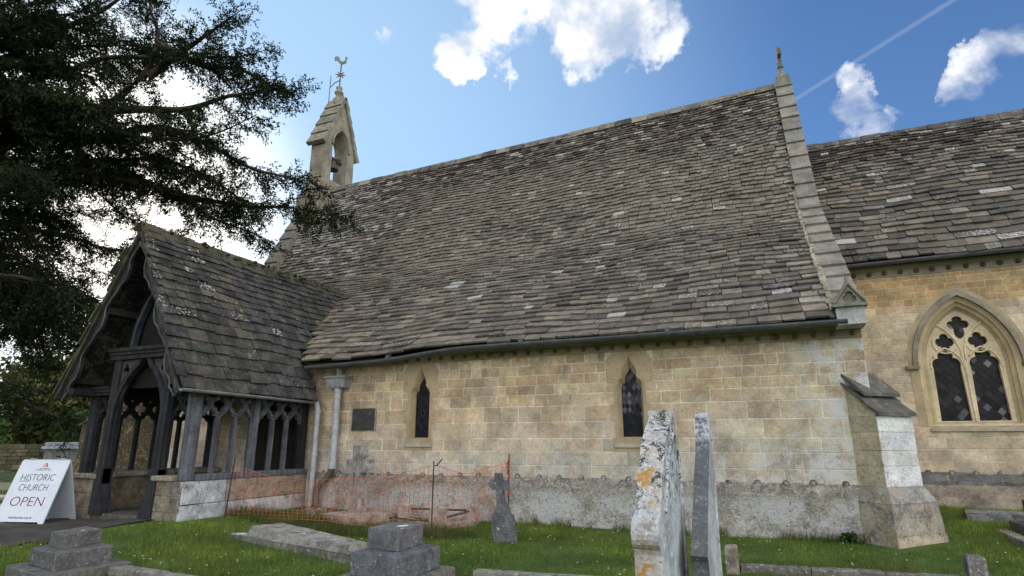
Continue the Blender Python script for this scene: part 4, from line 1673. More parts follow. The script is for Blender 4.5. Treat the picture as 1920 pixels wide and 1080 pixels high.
# capping slabs
dw.cbox(PXR - .70, PXR - .17, PYF - .05, PYF + .30, .70, .785, .02, (.27, .24, .19))
dl.cbox(PXL - .04, PXL + .64, PYF - .05, PYF + .30, .70, .785, .02, (.27, .24, .19))
dl.cbox(PXL + .02, PXL + .36, PYF + .3, NY - .02, .70, .785, .02, (.24, .22, .18))
M['dwarf'] = material('porch_wall_stone', .95, (5., .45), [((.60, .64, .68), 7., .50, .12, .8, ('X', -8.80, -8.745), ('Y', 8.2, 7.6)), ((.09, .082, .07), 4., .53, .12, .7), ((.14, .16, .06), 6., .60, .1, .5), ((.5, .5, .48), 26., .61, .04, .7)],
                      bump=(14., .8), bump2=.03)
dw.build('dwarf_wall', M['dwarf'], porch)
dl.build('dwarf_wall', M['dwarf'], porch)
st_ = MB()
st_.cbox(PXL + .55, PXR - .6, PYF + .0, PYF + .4, -.1, .14, .02, (.09, .085, .08))
st_.cbox(PXL + .2, PXR - .2, PYF + .3, NY, -.1, .13, .02, (.07, .068, .065))
st_.build('floor_slab', M['dwarf'], porch)

dr = MB()
dr.prism([arch(.56, 1.55, 2.28, 10, .14, -9.62)], .05, (0, NY - .012, 0), (1, 0, 0), (0, 0, 1), (0, -1, 0), (.028, .024, .02))
for k in range(7):
    dr.box(-10.12 + k * .155, -10.112 + k * .155, NY - .07, NY - .064, .16, 1.9, (.018, .016, .014))
dr.build('door', M['oak'], porch)

# ---- posts, each its own piece


def post(x0, x1, y0, y1, z0, z1, tint=OAK, flare=False):
    p = MB()
    p.cbox(x0, x1, y0, y1, z0, z1, .022, jit(tint, .08))
    # sunk moulding up the face
    p.cbox((x0 + x1) / 2 - .018, (x0 + x1) / 2 + .018, y0 - .012, y0 + .02, z0 + (.80 if flare else .06), z1 - .08, .006, jit(tint, .1))
    p.cbox(x1 - .01, x1 + .012, (y0 + y1) / 2 - .018, (y0 + y1) / 2 + .018, z0 + (.80 if flare else .06), z1 - .08, .006, jit(tint, .1))
    if flare:
        xm, s = (x0 + x1) / 2, flare
        p.prism([[(x0 - xm, .75), (x0 - xm, 0), (x1 - xm + .13 * (s > 0), 0), (x1 - xm + .12 * (s > 0), .10), (x1 - xm + .06 * (s > 0), .22), (x1 - xm, .5), (x1 - xm, .75)]
                 if s > 0 else
                 [(x0 - xm - .13, 0), (x1 - xm, 0), (x1 - xm, .75), (x0 - xm, .75), (x0 - xm, .5), (x0 - xm - .06, .22), (x0 - xm - .12, .10)]],
                y1 - y0 + .03, (xm, y0 - .015, z0), (1, 0, 0), (0, 0, 1), (0, -1, 0), jit(tint, .06))
    return p.build('post', M['oak'], porch)


OAK_LIT = (.12, .13, .152)  # same oak made paler, the light on this side put into the colour
post(PXR - .19, PXR - .01, PYF + .03, PYF + .21, .70, 2.16, OAK_LIT)
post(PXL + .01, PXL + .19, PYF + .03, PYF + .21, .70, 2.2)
post(PXR - .16, PXR - .02, 8.375, 8.505, .70, 2.16, OAK_LIT)
post(PXR - .17, PXR - .01, 9.64, 9.80, .70, 2.16, OAKD)
post(PXL + .01, PXL + .17, 8.36, 8.52, .70, 2.16, OAKD)
post(PXL + .01, PXL + .17, 9.64, 9.80, .70, 2.16, OAKD)
post(-10.87, -10.70, PYF - .03, PYF + .15, .12, 2.82, OAK, 1)
post(-9.50, -9.33, PYF - .03, PYF + .15, .12, 2.82, OAK, -1)

# ---- sills and wall plates
for nm, z0_, z1_, xo in (('sill', .695, .80, .03), ('wall_plate', 2.12, 2.24, .02)):
    for s_, xw in ((1, PXR), (-1, PXL)):
        sm = MB()
        xa, xb = (xw - .2, xw + xo) if s_ > 0 else (xw - xo, xw + .2)
        ya_ = PYF + .215 if nm == 'sill' else PYF - .42
        sm.cbox(xa, xb, ya_ if nm == 'sill' else ya_, NY - .02, z0_, z1_, .02, jit(OAK_LIT if nm == 'sill' else OAKD, .05))
        sm.build(nm, M['oak'], porch)

# ---- open tracery panels with their mullions


def tracery_panel(o, u, n, W_, nl, tint, flip=False):
    """o at the foot of the first post face; u runs along the bay, n outwards"""
    o, u, n = Vector(o), Vector(u), Vector(n)
    zt, zb = 2.13, 1.70
    c_ = W_ / nl
    m = .032
    outl = []
    # scalloped, cusped lower edge
    for k in range(nl):
        a_, b_ = k * c_ + m, (k + 1) * c_ - m
        mid_ = (a_ + b_) / 2
        h_ = (b_ - a_) / 2
        outl += [(a_, zb - .03), (a_ + .0 * h_, zb + .02), (a_ + .12 * h_, zb + .055), (a_ + .42 * h_, zb + .06), (a_ + .42 * h_, zb + .085), (a_ + .66 * h_, zb + .125), (mid_, zb + .165),
                 (b_ - .66 * h_, zb + .125), (b_ - .42 * h_, zb + .085), (b_ - .42 * h_, zb + .06), (b_ - .12 * h_, zb + .055), (b_, zb + .02), (b_, zb - .03)]
    outl = outl + [(W_, zb - .03), (W_, zt), (0, zt), (0, zb - .03)]
    holes = []
    zc = 1.955
    for k in range(1, nl):
        holes.append(foil(k * c_, zc, min(c_ * .36, .135), 4, .40, 0, 40)[::-1])
    for k in (0, nl):
        q = foil(k * c_, zc, min(c_ * .36, .135), 4, .40, 0, 40)
        q = [p for p in q if .012 < p[0] < W_ - .012]
        if k == 0:
            q = sorted(q, key=lambda p: math.atan2(p[1] - zc, p[0]))
        else:
            q = sorted(q, key=lambda p: math.atan2(p[1] - zc, p[0] - W_) % (2 * math.pi))
        holes.append(q[::-1])
    for k in range(nl):
        x_ = (k + .5) * c_
        holes.append([(x_ - .05, 2.105), (x_, 2.045), (x_ + .05, 2.105)][::-1] if c_ > .2 else [(x_ - .02, 2.10), (x_, 2.06), (x_ + .02, 2.10)][::-1])
    t = MB()
    t.prism([outl] + holes, .07, o, u, (0, 0, 1), n, jit(tint, .05))
    for k in range(nl + 1):
        arc_ = np.linspace(0, 2 * math.pi, 25)
        pts = [(k * c_ + .47 * c_ * math.cos(a_), zc + .168 * math.sin(a_)) for a_ in arc_]
        pts = [p for p in pts if .004 <= p[0] <= W_ - .004]
        if k == 0:
            pts = sorted(pts, key=lambda p: p[1])
        elif k == nl:
            pts = sorted(pts, key=lambda p: p[1])
        t.tube([o + u * p[0] + Vector((0, 0, p[1])) + n * .008 for p in pts], .017, 6, jit(tint, .06))
    tp = t.build('tracery', M['oak'], porch)
    for k in range(1, nl):
        mm = MB()
        p0 = o + u * (k * c_) - n * .035
        mm.beam(p0 + Vector((0, 0, .79)), p0 + Vector((0, 0, zb + .0)), .066, .075, tuple(n), jit(tint, .08))
        mm.beam(p0 + n * .04 + Vector((0, 0, .80)), p0 + n * .04 + Vector((0, 0, zb)), .03, .03, tuple(n), jit(tint, .08))
        mm.build('mullion', M['oak'], porch)
    return tp


tracery_panel((PXR - .05, PYF + .21, 0), (0, 1, 0), (1, 0, 0), 8.36 - PYF - .21, 3, (.10, .105, .12))  # paler tracery, light on this side painted into the oak
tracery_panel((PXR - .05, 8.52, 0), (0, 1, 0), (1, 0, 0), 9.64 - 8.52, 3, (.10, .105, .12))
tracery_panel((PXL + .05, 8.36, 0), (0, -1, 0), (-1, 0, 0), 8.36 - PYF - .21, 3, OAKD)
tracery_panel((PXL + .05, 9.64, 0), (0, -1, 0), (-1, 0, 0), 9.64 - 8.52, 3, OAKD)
tracery_panel((-9.33, PYF + .09, 0), (1, 0, 0), (0, -1, 0), PXR - .19 + 9.33, 1, OAKD)
tracery_panel((PXL + .19, PYF + .09, 0), (1, 0, 0), (0, -1, 0), -10.87 - PXL - .19, 1, OAKD)

# ---- entrance arch: two curved braces with a pierced spandrel
acx = -10.10
for sgn in (-1, 1):
    A_ = arch(.605, 1.72, 2.72, 16, None, 0)
    rt = A_[:17]
    inner = [(sgn * x, z) for x, z in rt]
    band = [(sgn * (x + .085), z + .035) for x, z in rt]
    k = 15
    loop = [(sgn * .605, 1.35)] + inner[:k] + [(sgn * .03, 2.80), (sgn * .13, 2.80)] + band[k - 2:0:-1] + [(sgn * .61, 1.75)]
    if sgn < 0:
        loop = loop[::-1]
    b_ = MB()
    b_.prism([loop], .11, (acx, PYF - .02, 0), (1, 0, 0), (0, 0, 1), (0, -1, 0), jit(OAK, .05))
    sp_o = [(sgn * .60, 1.95), (sgn * .60, 2.76), (sgn * .16, 2.76), (sgn * .33, 2.52), (sgn * .47, 2.25)]
    tri_h = foil(sgn * .49, 2.60, .085, 3, .45, math.pi / 2, 24)
    if sgn < 0:
        sp_o = sp_o[::-1]
    if sum((a[0] * b[1] - b[0] * a[1]) for a, b in zip(sp_o, sp_o[1:] + sp_o[:1])) < 0:
        sp_o = sp_o[::-1]
    b_.prism([sp_o, tri_h[::-1]], .04, (acx, PYF + .02, 0), (1, 0, 0), (0, 0, 1), (0, -1, 0), jit((.06, .06, .065), .05))
    b_.build('arch_brace', M['oak'], porch)

# ---- moulded collar over the arch, short beams at wall plate level, gable struts
cb = MB()
for z0_, z1_, d_ in ((2.76, 2.84, .03), (2.84, 2.90, .055), (2.90, 2.97, .085)):
    cb.cbox(-10.98, -9.22, PYF - d_ - .03, PYF + .15, z0_, z1_, .014, jit((.03, .029, .026), .08))
cb.build('collar_beam', M['oak'], porch)
for xa, xb in ((PXL - .02, -10.87), (-9.33, PXR + .0)):
    sb = MB()
    for z0_, z1_, d_ in ((2.135, 2.19, .02), (2.19, 2.25, .05), (2.25, 2.29, .08)):
        sb.cbox(xa, xb, PYF - d_, PYF + .2, z0_, z1_, .012, jit((.03, .029, .026), .08))
    sb.build('tie_beam', M['oak'], porch)
for sgn in (-1, 1):
    g_ = MB()
    path = []
    for i in range(9):
        f = i / 8
        path.append((acx + sgn * (.52 - .42 * f ** 2.2), 2.97 + 1.1 * f))
    lo = [(x - .07 * sgn, z) for x, z in path]
    loop = path + lo[::-1]
    if sum((a[0] * b[1] - b[0] * a[1]) for a, b in zip(loop, loop[1:] + loop[:1])) < 0:
        loop = loop[::-1]
    g_.prism([loop], .10, (0, PYF + .03, 0), (1, 0, 0), (0, 0, 1), (0, -1, 0), (.05, .06, .08))
    g_.build('gable_strut', M['oak'], porch)
# panel closing the gable behind, the dark of the roof space put into its colour
gb = MB()
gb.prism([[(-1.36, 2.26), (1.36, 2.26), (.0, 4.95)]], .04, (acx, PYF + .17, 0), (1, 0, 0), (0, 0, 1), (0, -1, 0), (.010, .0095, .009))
gb.build('gable_shade_panel', M['oak'], porch)

# ---- bargeboards: broad, wavy-edged and cusped
PFY = 6.60
for sgn in (-1, 1):
    def edge(f, off):
        # along the slope, f 0 at the apex, 1 at the eaves
        L_ = 3.36
        dx_, dz_ = 1.53 / 3.332, -2.96 / 3.332
        x_ = dx_ * L_ * f
        z_ = 5.07 + dz_ * L_ * f
        bx_ = x_ - off * (-dz_)
        bz_ = z_ - off * dx_
        return (sgn * bx_, bz_)
    top = [edge(f, .0) for f in np.linspace(0, 1.0, 20)]
    wav = []
    for f in np.linspace(1.0, 0.06, 60):
        ph = f * 3.5 * 2 * math.pi
        wv = .145 + .055 * math.cos(ph) - .035 * max(0, math.sin(ph * 2.0)) + (.05 if f > .93 else 0)
        wav.append(edge(f, wv))
    loop = top + wav
    if sum((a[0] * b[1] - b[0] * a[1]) for a, b in zip(loop, loop[1:] + loop[:1])) < 0:
        loop = loop[::-1]
    bb = MB()
    bb.prism([loop], .05, (acx, PFY + .02, 0), (1, 0, 0), (0, 0, 1), (0, -1, 0), jit((.032, .034, .036), .05))
    # raised moulding along the top and a bead following the waves
    bb.beam((acx + top[0][0], PFY - .01, top[0][1] - .03), (acx + top[-1][0], PFY - .01, top[-1][1] - .02), .05, .06, (0, -1, 0), (.05, .05, .045))
    bb.tube([(acx + x, PFY + .012, z) for x, z in wav], .017, 5, (.085, .09, .085))
    bb.build('bargeboard', M['oak'], porch)
# purlins and rafters carrying the overhang
for (dx_, z_) in ((1.34, 2.40), (-1.34, 2.40), (.70, 3.62), (-.70, 3.62), (0, 4.86)):
    pm_ = MB()
    pm_.beam((acx + dx_, PFY + .05, z_), (acx + dx_ + .02, 9.9, z_), .1, .12, (0, 0, 1), (.03, .028, .026))
    pm_.build('purlin', M['oak'], porch)

# ---- roof
PSL = 3.335


def S_pe(y, s):
    rx, rz = porch_ridge(y)
    f = s / PSL
    dip = .014 * math.sin(y * 1.5 + s * 1.1) + .01 * math.sin(y * 3.3 - s * 2.1)
    return Vector((rx + 1.55 * (1 - f) + dip * .8, y, PEZ + (rz - PEZ) * f + dip * .5))


def S_pw(u, s):
    p = S_pe(-u, s)
    rx, rz = porch_ridge(-u)
    return Vector((2 * rx - p.x, p.y, p.z))


PG = [(.046, .046, .044), (.040, .041, .042), (.054, .053, .048), (.035, .035, .035), (.060, .057, .048)]


def porch_tint(y, t, p):
    c = jit(random.choice(PG), .2, .04)
    lic = random.random() ** 2 * .35
    if random.random() < .06 + .26 * float(smooth01(8.8, 6.9, y)):
        lic = random.uniform(.3, .62)
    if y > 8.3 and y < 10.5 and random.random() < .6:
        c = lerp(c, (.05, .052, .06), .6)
    if 7.4 < y < 8.4 and .3 < t < .8 and random.random() < .45:
        c = jit((.085, .08, .063), .2)
    if t > .92 and random.random() < .6:
        c = jit((.06, .062, .04), .3)
    return c + (lic,)


def porch_keep(y, s):
    p = S_pe(y, s)
    if p.y < 9.62:
        return True
    return p.z > roofz(p.x, p.y) - .02 and p.x > -10.4


pr_ = MB()
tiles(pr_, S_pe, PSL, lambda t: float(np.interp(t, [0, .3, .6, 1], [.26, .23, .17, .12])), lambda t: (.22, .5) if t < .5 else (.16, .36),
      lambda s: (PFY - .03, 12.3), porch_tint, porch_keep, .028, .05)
tiles(pr_, S_pw, PSL, lambda t: float(np.interp(t, [0, .3, .6, 1], [.26, .23, .17, .12])), lambda t: (.22, .5) if t < .5 else (.16, .36),
      lambda s: (-9.7, -PFY + .03), lambda y, t, p: jit(random.choice([(.10, .09, .06), (.13, .12, .07), (.08, .075, .06)]), .2), lambda u, s: True, .024, .04)
for i in range(16):
    ya, yb = PFY + .02 + (12.2 - PFY) * i / 16, PFY + .02 + (12.2 - PFY) * (i + 1) / 16
    for k in range(6):
        sa, sb = PSL * k / 6, PSL * (k + 1) / 6
        q = [S_pe(ya, sa), S_pe(yb, sa), S_pe(yb, sb), S_pe(ya, sb)]
        q = [v - Vector((.03, 0, .03)) for v in q]
        if all(v.y < 9.75 or v.z > roofz(v.x, v.y) - .4 for v in q):
            pr_.mesh(q, [(0, 1, 2, 3)], (.008, .008, .008))  # underside near black, shade of the roof space put into the colour
        if yb < 9.9:
            q2 = [Vector((2 * porch_ridge(v.y)[0] - v.x, v.y, v.z)) for v in q]
            pr_.mesh(q2, [(3, 2, 1, 0)], (.008, .008, .008))
porch_roof = pr_.build('porch_roof', M['porch_tile'], porch)
e_ = porch_ridge(12.1)
ridge_stones(porch, (-10.1, PFY - .02, 5.16), (e_[0], 12.15, e_[1] + .03), .04, .17, .26, .34, M['porch_tile'],
             [(.075, .075, .05), (.06, .06, .05), (.10, .095, .06), (.085, .07, .045)])
# moss cushions along the ridge
ms = MB()
for i in range(60):
    y = random.uniform(PFY + .1, 11.5)
    rx, rz = porch_ridge(y)
    r_ = random.uniform(.02, .055)
    ms.lathe([(0, r_ * .8), (r_ * .6, r_ * .6), (r_, 0), (r_ * .8, -r_ * .4)], (rx + random.uniform(-.02, .14), y, rz + random.uniform(-.10, .03)), 7,
             jit(random.choice([(.05, .055, .02), (.075, .06, .03), (.04, .05, .02)]), .2))
ms.build('moss', M['leaf'], porch_roof)['kind'] = 'stuff'
gutter(porch, [(-8.50 + .02 * math.sin(y), y, 2.145 - .008 * (y - 6.6)) for y in np.linspace(PFY - .02, 9.72, 16)], .05, 'gutter', M['lead_paint'], (.20, .21, .215),
       joints=())
gpd = MB()
gpd.tube([(-8.48, 9.68, 2.13), (-8.44, 9.68, 2.04), (-8.42, 9.68, 1.95)], .05, 10, pc)
gpd.tube([(-8.42, 9.68, 1.96), (-8.42, 9.68, .10)], .052, 10, pc)
gpd.tube([(-8.42, 9.68, 1.96), (-8.42, 9.68, 1.88)], .064, 10, pc)
gpd.tube([(-8.42, 9.68, 1.10), (-8.42, 9.68, 1.04)], .062, 10, pc)
gpd.build('downpipe', M['lead_paint'], porch)

# =================================================================== small things fixed to the church
# ---- bell
bl = thing('bell', 'small dark bronze bell hanging in the arch of the bellcote', 'bell', (-13.48, bm_, 10.9))
bb = MB()
BR = (.06, .065, .055)
bb.lathe([(0, .30), (.07, .295), (.11, .25), (.125, .15), (.15, .05), (.20, -.03), (.215, -.06), (.19, -.06), (.12, .05), (.0, .2)], (-13.46, bm_, 10.84), 18, BR)
bb.build('bell_body', M['iron'], bl)
bb = MB()
bb.beam((-13.46, by0 + .35, 11.20), (-13.46, by1 - .35, 11.20), .10, .11, (0, 0, 1), (.05, .048, .045))
bb.beam((-13.46, bm_, 11.2), (-13.18, bm_ + .1, 11.16), .03, .05, (0, 0, 1), (.05, .05, .05))
bb.build('headstock', M['iron'], bl)
bb = MB()
bb.tube([(-13.46, bm_, 10.95), (-13.46, bm_, 10.76)], .014, 6, BR)
bb.lathe([(0, .03), (.03, 0), (0, -.03)], (-13.46, bm_, 10.75), 8, BR)
bb.build('clapper', M['iron'], bl)

# ---- weathercock
fzt = 13.66 + .5
wcx, wcy = -13.46, bm_
wc = thing('weathercock', 'green copper weathercock on a thin rod above the bellcote', 'weathercock', (wcx, wcy, fzt))
t = MB()
t.tube([(wcx, wcy, fzt - .05), (wcx, wcy, fzt + 1.0)], .024, 8, (.10, .13, .12))
t.build('rod', M['copper'], wc)
cock = [(-.40, .10), (-.44, .22), (-.40, .34), (-.30, .40), (-.18, .37), (-.12, .28), (-.09, .16), (-.04, .10), (.06, .08), (.14, .14), (.20, .24), (.21, .34),
        (.19, .40), (.22, .43), (.25, .46), (.29, .44), (.31, .40), (.37, .37), (.31, .34), (.30, .24), (.30, .12), (.25, 0), (.15, -.07), (.05, -.09),
        (.03, -.14), (-.03, -.14), (-.04, -.08), (-.14, -.03), (-.22, .06), (-.28, .13), (-.33, .10)]
t = MB()
vane_u = Vector((.82, .57, 0)).normalized()
vane_n = Vector((.57, -.82, 0)).normalized()
cock = [(a * .62, b * .62) for a, b in cock]
t.prism([cock[::-1] if sum((a[0] * b[1] - b[0] * a[1]) for a, b in zip(cock, cock[1:] + cock[:1])) < 0 else cock], .035, Vector((wcx, wcy, fzt + 1.06)) + vane_n * .017, vane_u, (0, 0, 1), vane_n, (.16, .23, .18))
t.build('cockerel', M['copper'], wc)
star = []
for i in range(16):
    a_ = math.pi * i / 8
    r_ = .19 if i % 2 == 0 else .07
    star.append((r_ * math.cos(a_), r_ * math.sin(a_)))
t = MB()
t.prism([star], .03, Vector((wcx, wcy, fzt + .52)) + vane_n * .04, vane_u, (0, 0, 1), vane_n, (.16, .13, .10))
t.build('star', M['copper'], wc)
t = MB()
t.tube([(wcx - .36, wcy - .1, fzt - .7), (wcx - .36, wcy - .1, fzt + .52)], .016, 6, (.12, .15, .15))
t.tube([(wcx, wcy, fzt + .30), (wcx - .18, wcy - .05, fzt + .22), (wcx - .36, wcy - .1, fzt + .02)], .018, 6, (.12, .15, .15))
t.build('lightning_rod', M['copper'], wc)

# ---- plaque
pq = thing('plaque', 'blank dark bronze plaque fixed to the wall beside the downpipe', 'plaque', (-7.40, 9.85, 1.75))
t = MB()
t.cbox(-7.68, -7.12, 9.845, 9.874, 1.555, 1.96, .008, (.045, .045, .045))
t.build('plate', M['iron'], pq)
t = MB()
for (a, b, c, d) in ((-7.69, -7.675, 1.545, 1.97), (-7.125, -7.105, 1.545, 1.97)):
    t.cbox(a, b, 9.84, 9.878, c, d, .003, (.28, .26, .22))
t.cbox(-7.675, -7.125, 9.84, 9.878, 1.545, 1.556, .003, (.06, .055, .05))
t.cbox(-7.675, -7.125, 9.84, 9.878, 1.959, 1.97, .003, (.06, .055, .05))
t.build('border', M['iron'], pq)
t = MB()
t.prism([arch(.014, 1.90, 1.93, 6, 1.885, -7.40)], .004, (0, 9.842, 0), (1, 0, 0), (0, 0, 1), (0, -1, 0), (.11, .10, .09))
t.build('emblem', M['iron'], pq)

# =================================================================== GRAVES
def hexa_quad(mb, quad, z0, z1, tint, grow=0., c=.0, jt=0.):
    """block over a four-cornered plan"""
    cx_, cy_ = sum(p[0] for p in quad) / 4, sum(p[1] for p in quad) / 4
    q = []
    for p in quad:
        dx_, dy_ = p[0] - cx_, p[1] - cy_
        l_ = math.hypot(dx_, dy_)
        q.append((p[0] + dx_ / l_ * grow, p[1] + dy_ / l_ * grow))
    bm = bmesh.new()
    vs = [bm.verts.new((x, y, z)) for z in (z0, z1) for x, y in q]
    for f in ((3, 2, 1, 0), (4, 5, 6, 7), (0, 1, 5, 4), (1, 2, 6, 5), (2, 3, 7, 6), (3, 0, 4, 7)):
        bm.faces.new([vs[i] for i in f])
    bmesh.ops.recalc_face_normals(bm, faces=bm.faces)
    bmesh.ops.bevel(bm, geom=list(bm.edges), offset=.012, segments=2, affect='EDGES', profile=.6)
    for v in bm.verts:
        v.co += Vector((random.uniform(-jt, jt), random.uniform(-jt, jt), random.uniform(-jt, jt)))
    mb.bm(bm, tint)
    bm.free()


def lichen_disc(mb, c, r, tint, n=14, up=(0, 0, 1)):
    pts = []
    for k in range(n):
        t = 2 * math.pi * k / n
        rr = r * random.uniform(.75, 1.15)
        pts.append((c[0] + rr * math.cos(t), c[1] + rr * math.sin(t), c[2]))
    mb.mesh([(c[0], c[1], c[2] + .004)] + pts, [(0, 1 + k, 1 + (k + 1) % n) for k in range(n)], tint)


# ---- stepped plinth in the middle foreground
sp = thing('stepped_monument', 'dark grey stepped grave plinth with a white lichen disc on its top block', 'grave monument', (-3.7, 5.55, -.16))
t = MB()
qt = [(-3.50, 5.335), (-3.534, 5.87), (-3.98, 5.95), (-3.935, 5.43)]
hexa_quad(t, qt, .252, .45, (.145, .15, .162), 0, 0, .002)
t.build('top_block', M['slate'], sp)
t = MB()
lichen_disc(t, (-3.66, 5.66, .4535), .07, (.72, .74, .73))
lichen_disc(t, (-3.56, 5.50, .4532), .025, (.6, .6, .58))
t.build('lichen', M['petal'], sp)
t = MB()
q2 = [(-3.316, 5.149), (-3.31, 5.86), (-3.98, 5.98), (-3.95, 5.19)]
hexa_quad(t, q2, .035, .251, (.115, .122, .14), 0, 0, .002)
# worn inscription: shallow lines cut in the east face, no longer readable
for r_ in range(3):
    y = 5.24
    while y < 5.76:
        w_ = random.uniform(.012, .03)
        if random.random() < .75:
            f_ = (y - 5.149) / (5.86 - 5.149)
            x_ = -3.316 + .006 * f_
            zc = .185 - r_ * .055
            t.box(x_ - .004, x_ + .0025, y, y + w_, zc - .012, zc + .012, (.16, .17, .19))
        y += w_ + random.uniform(.008, .03)
t.build('middle_step', M['slate'], sp)
t = MB()
hexa_quad(t, q2, -.3, .034, (.16, .155, .14), .17, 0, .004)
t.build('bottom_step', M['slate'], sp)

# ---- stepped plinth at the left
sp = thing('stepped_monument', 'weathered grey three-stepped grave plinth near the folding church sign', 'grave monument', (-7.4, 4.65, -.16))
t = MB()
qt = [(-7.26, 4.49), (-7.37, 4.95), (-7.80, 5.03), (-7.68, 4.57)]
hexa_quad(t, qt, .162, .318, (.13, .132, .132), 0, 0, .003)
t.build('top_block', M['slate'], sp)
t = MB()
lichen_disc(t, (-7.43, 4.76, .322), .025, (.70, .71, .70))
lichen_disc(t, (-7.36, 4.86, .322), .022, (.40, .30, .12))
t.build('lichen', M['petal'], sp)
t = MB()
q2 = [(-7.11, 4.32), (-7.08, 4.92), (-7.80, 5.08), (-7.80, 4.46)]
hexa_quad(t, q2, -.02, .161, (.115, .118, .12), 0, 0, .003)
t.build('middle_step', M['slate'], sp)
t = MB()
hexa_quad(t, q2, -.35, -.021, (.13, .13, .125), .22, 0, .005)
t.build('bottom_step', M['slate'], sp)


# ---- kerbs
def kerb(label, pts, w_, z0, z1, loc, tint=(.22, .21, .18), name='grave_kerb', group=None, mat=None):
    mb = MB()
    for p, q in zip(pts, pts[1:]):
        p, q = Vector((p[0], p[1], 0)), Vector((q[0], q[1], 0))
        d = (q - p).normalized()
        n = Vector((-d.y, d.x, 0))
        L_ = (q - p).length
        k = max(1, int(L_ / .7))
        for i in range(k):
            a, b = p.lerp(q, i / k) + d * .003, p.lerp(q, (i + 1) / k) - d * .003
            quad = [(a - n * w_ / 2)[:2], (b - n * w_ / 2)[:2], (b + n * w_ / 2)[:2], (a + n * w_ / 2)[:2]]
            dz = random.uniform(-.008, .008)
            hexa_quad(mb, quad, z0, z1 + dz, jit(tint, .12), 0, 0, .004)
    o = mb.build(name, mat or M['grave'], None, None, loc)
    tag(o, label, 'grave kerb', group)
    return o


kerb('low grey stone kerb running left from the two tall headstones', [(-3.05, 6.16), (-1.30, 6.36)], .14, -.3, -.02, (-2.3, 6.25, -.15), (.20, .195, .175))
kerb('low stone kerb between two stub posts right of the headstones', [(-.44, 7.60), (1.70, 7.90)], .15, -.3, -.02, (.6, 7.7, -.15), (.17, .16, .14))
kerb('low kerb at the lower left beside the stepped plinth', [(-6.82, 4.80), (-5.2, 4.72)], .16, -.35, -.02, (-6.1, 4.76, -.2), (.20, .195, .18))


# ---- little stub posts
def stub(label, x, y, z0, z1, w_, tint, loc_tint=None, name='grave_post'):
    mb = MB()
    mb.hexa([(x - w_ / 2, y - w_ / 2, z0), (x + w_ / 2, y - w_ / 2, z0), (x + w_ / 2, y + w_ / 2, z0), (x - w_ / 2, y + w_ / 2, z0),
             (x - w_ / 2, y - w_ / 2, z1 - .03), (x + w_ / 2, y - w_ / 2, z1 - .025), (x + w_ / 2, y + w_ / 2, z1 - .02), (x - w_ / 2, y + w_ / 2, z1 - .03)], tint)
    q = w_ * .42
    mb.hexa([(x - w_ / 2, y - w_ / 2, z1 - .03), (x + w_ / 2, y - w_ / 2, z1 - .025), (x + w_ / 2, y + w_ / 2, z1 - .02), (x - w_ / 2, y + w_ / 2, z1 - .03),
             (x - q, y - q, z1), (x + q * .7, y - q, z1 + .006), (x + q, y + q, z1), (x - q, y + q, z1 - .004)], tint)
    o = mb.build(name, M['grave'], None, None, (x, y, z0))
    tag(o, label, 'grave post')
    return o


stub('short worn stone post at the left end of the kerb by the headstones', -.505, 7.42, -.3, .205, .13, (.26, .23, .18))
stub('broken stone stub with pale top at the right end of the kerb', 1.775, 7.66, -.3, .215, .155, (.20, .19, .18))

# ---- ledger stone on a low base
lg = thing('ledger_tomb', 'broad lichened ledger stone lying tilted on a low kerbed base', 'grave slab', (-6.2, 6.55, -.1))
t = MB()
hexa_quad(t, [(-7.45, 6.88), (-4.72, 6.20), (-4.60, 6.75), (-7.12, 7.42)], -.3, .015, (.19, .185, .165), 0, 0, .006)
for (x_, y_, r_) in ((-7.25, 6.90, .10), (-7.05, 6.86, .07), (-6.3, 6.64, .06), (-5.6, 6.46, .05), (-5.0, 6.33, .05), (-6.95, 7.28, .08), (-7.2, 7.1, .08), (-5.3, 6.42, .03)):
    lichen_disc(t, (x_, y_, .021), r_, (.60, .62, .60))
t.build('base', M['grave'], lg)
t = MB()
vs = [(-7.0, 6.80, .02), (-4.95, 6.27, -.005), (-4.80, 6.66, -.005), (-6.72, 7.22, .02),
      (-6.98, 6.82, .15), (-4.93, 6.29, .075), (-4.82, 6.64, .08), (-6.72, 7.19, .16)]
bm = bmesh.new()
bv = [bm.verts.new(v) for v in vs]
for f in ((3, 2, 1, 0), (4, 5, 6, 7), (0, 1, 5, 4), (1, 2, 6, 5), (2, 3, 7, 6), (3, 0, 4, 7)):
    bm.faces.new([bv[i] for i in f])
bmesh.ops.subdivide_edges(bm, edges=list(bm.edges), cuts=5, use_grid_fill=True)
for v in bm.verts:
    v.co += Vector((mnoise.noise(v.co * 5), mnoise.noise(v.co * 5 + Vector((9, 0, 0))), mnoise.noise(v.co * 6 + Vector((0, 7, 0))))) * .014
t.bm(bm, (.27, .265, .24))
bm.free()
for i in range(9):
    f_ = random.random()
    lichen_disc(t, (-6.7 + 1.75 * f_, 6.98 - .48 * f_ + random.uniform(-.14, .14), .165 - .075 * f_ + .008), random.uniform(.012, .035), (.62, .63, .60))
t.build('slab', M['grave'], lg)

# ---- the two tall headstones seen edge on


def slab_yz(mb, outline, x0, x1, tint, tint_e):
    mb.prism([outline], x1 - x0, (x1, 0, 0), (0, 1, 0), (0, 0, 1), (1, 0, 0), tint, True, tint_e)


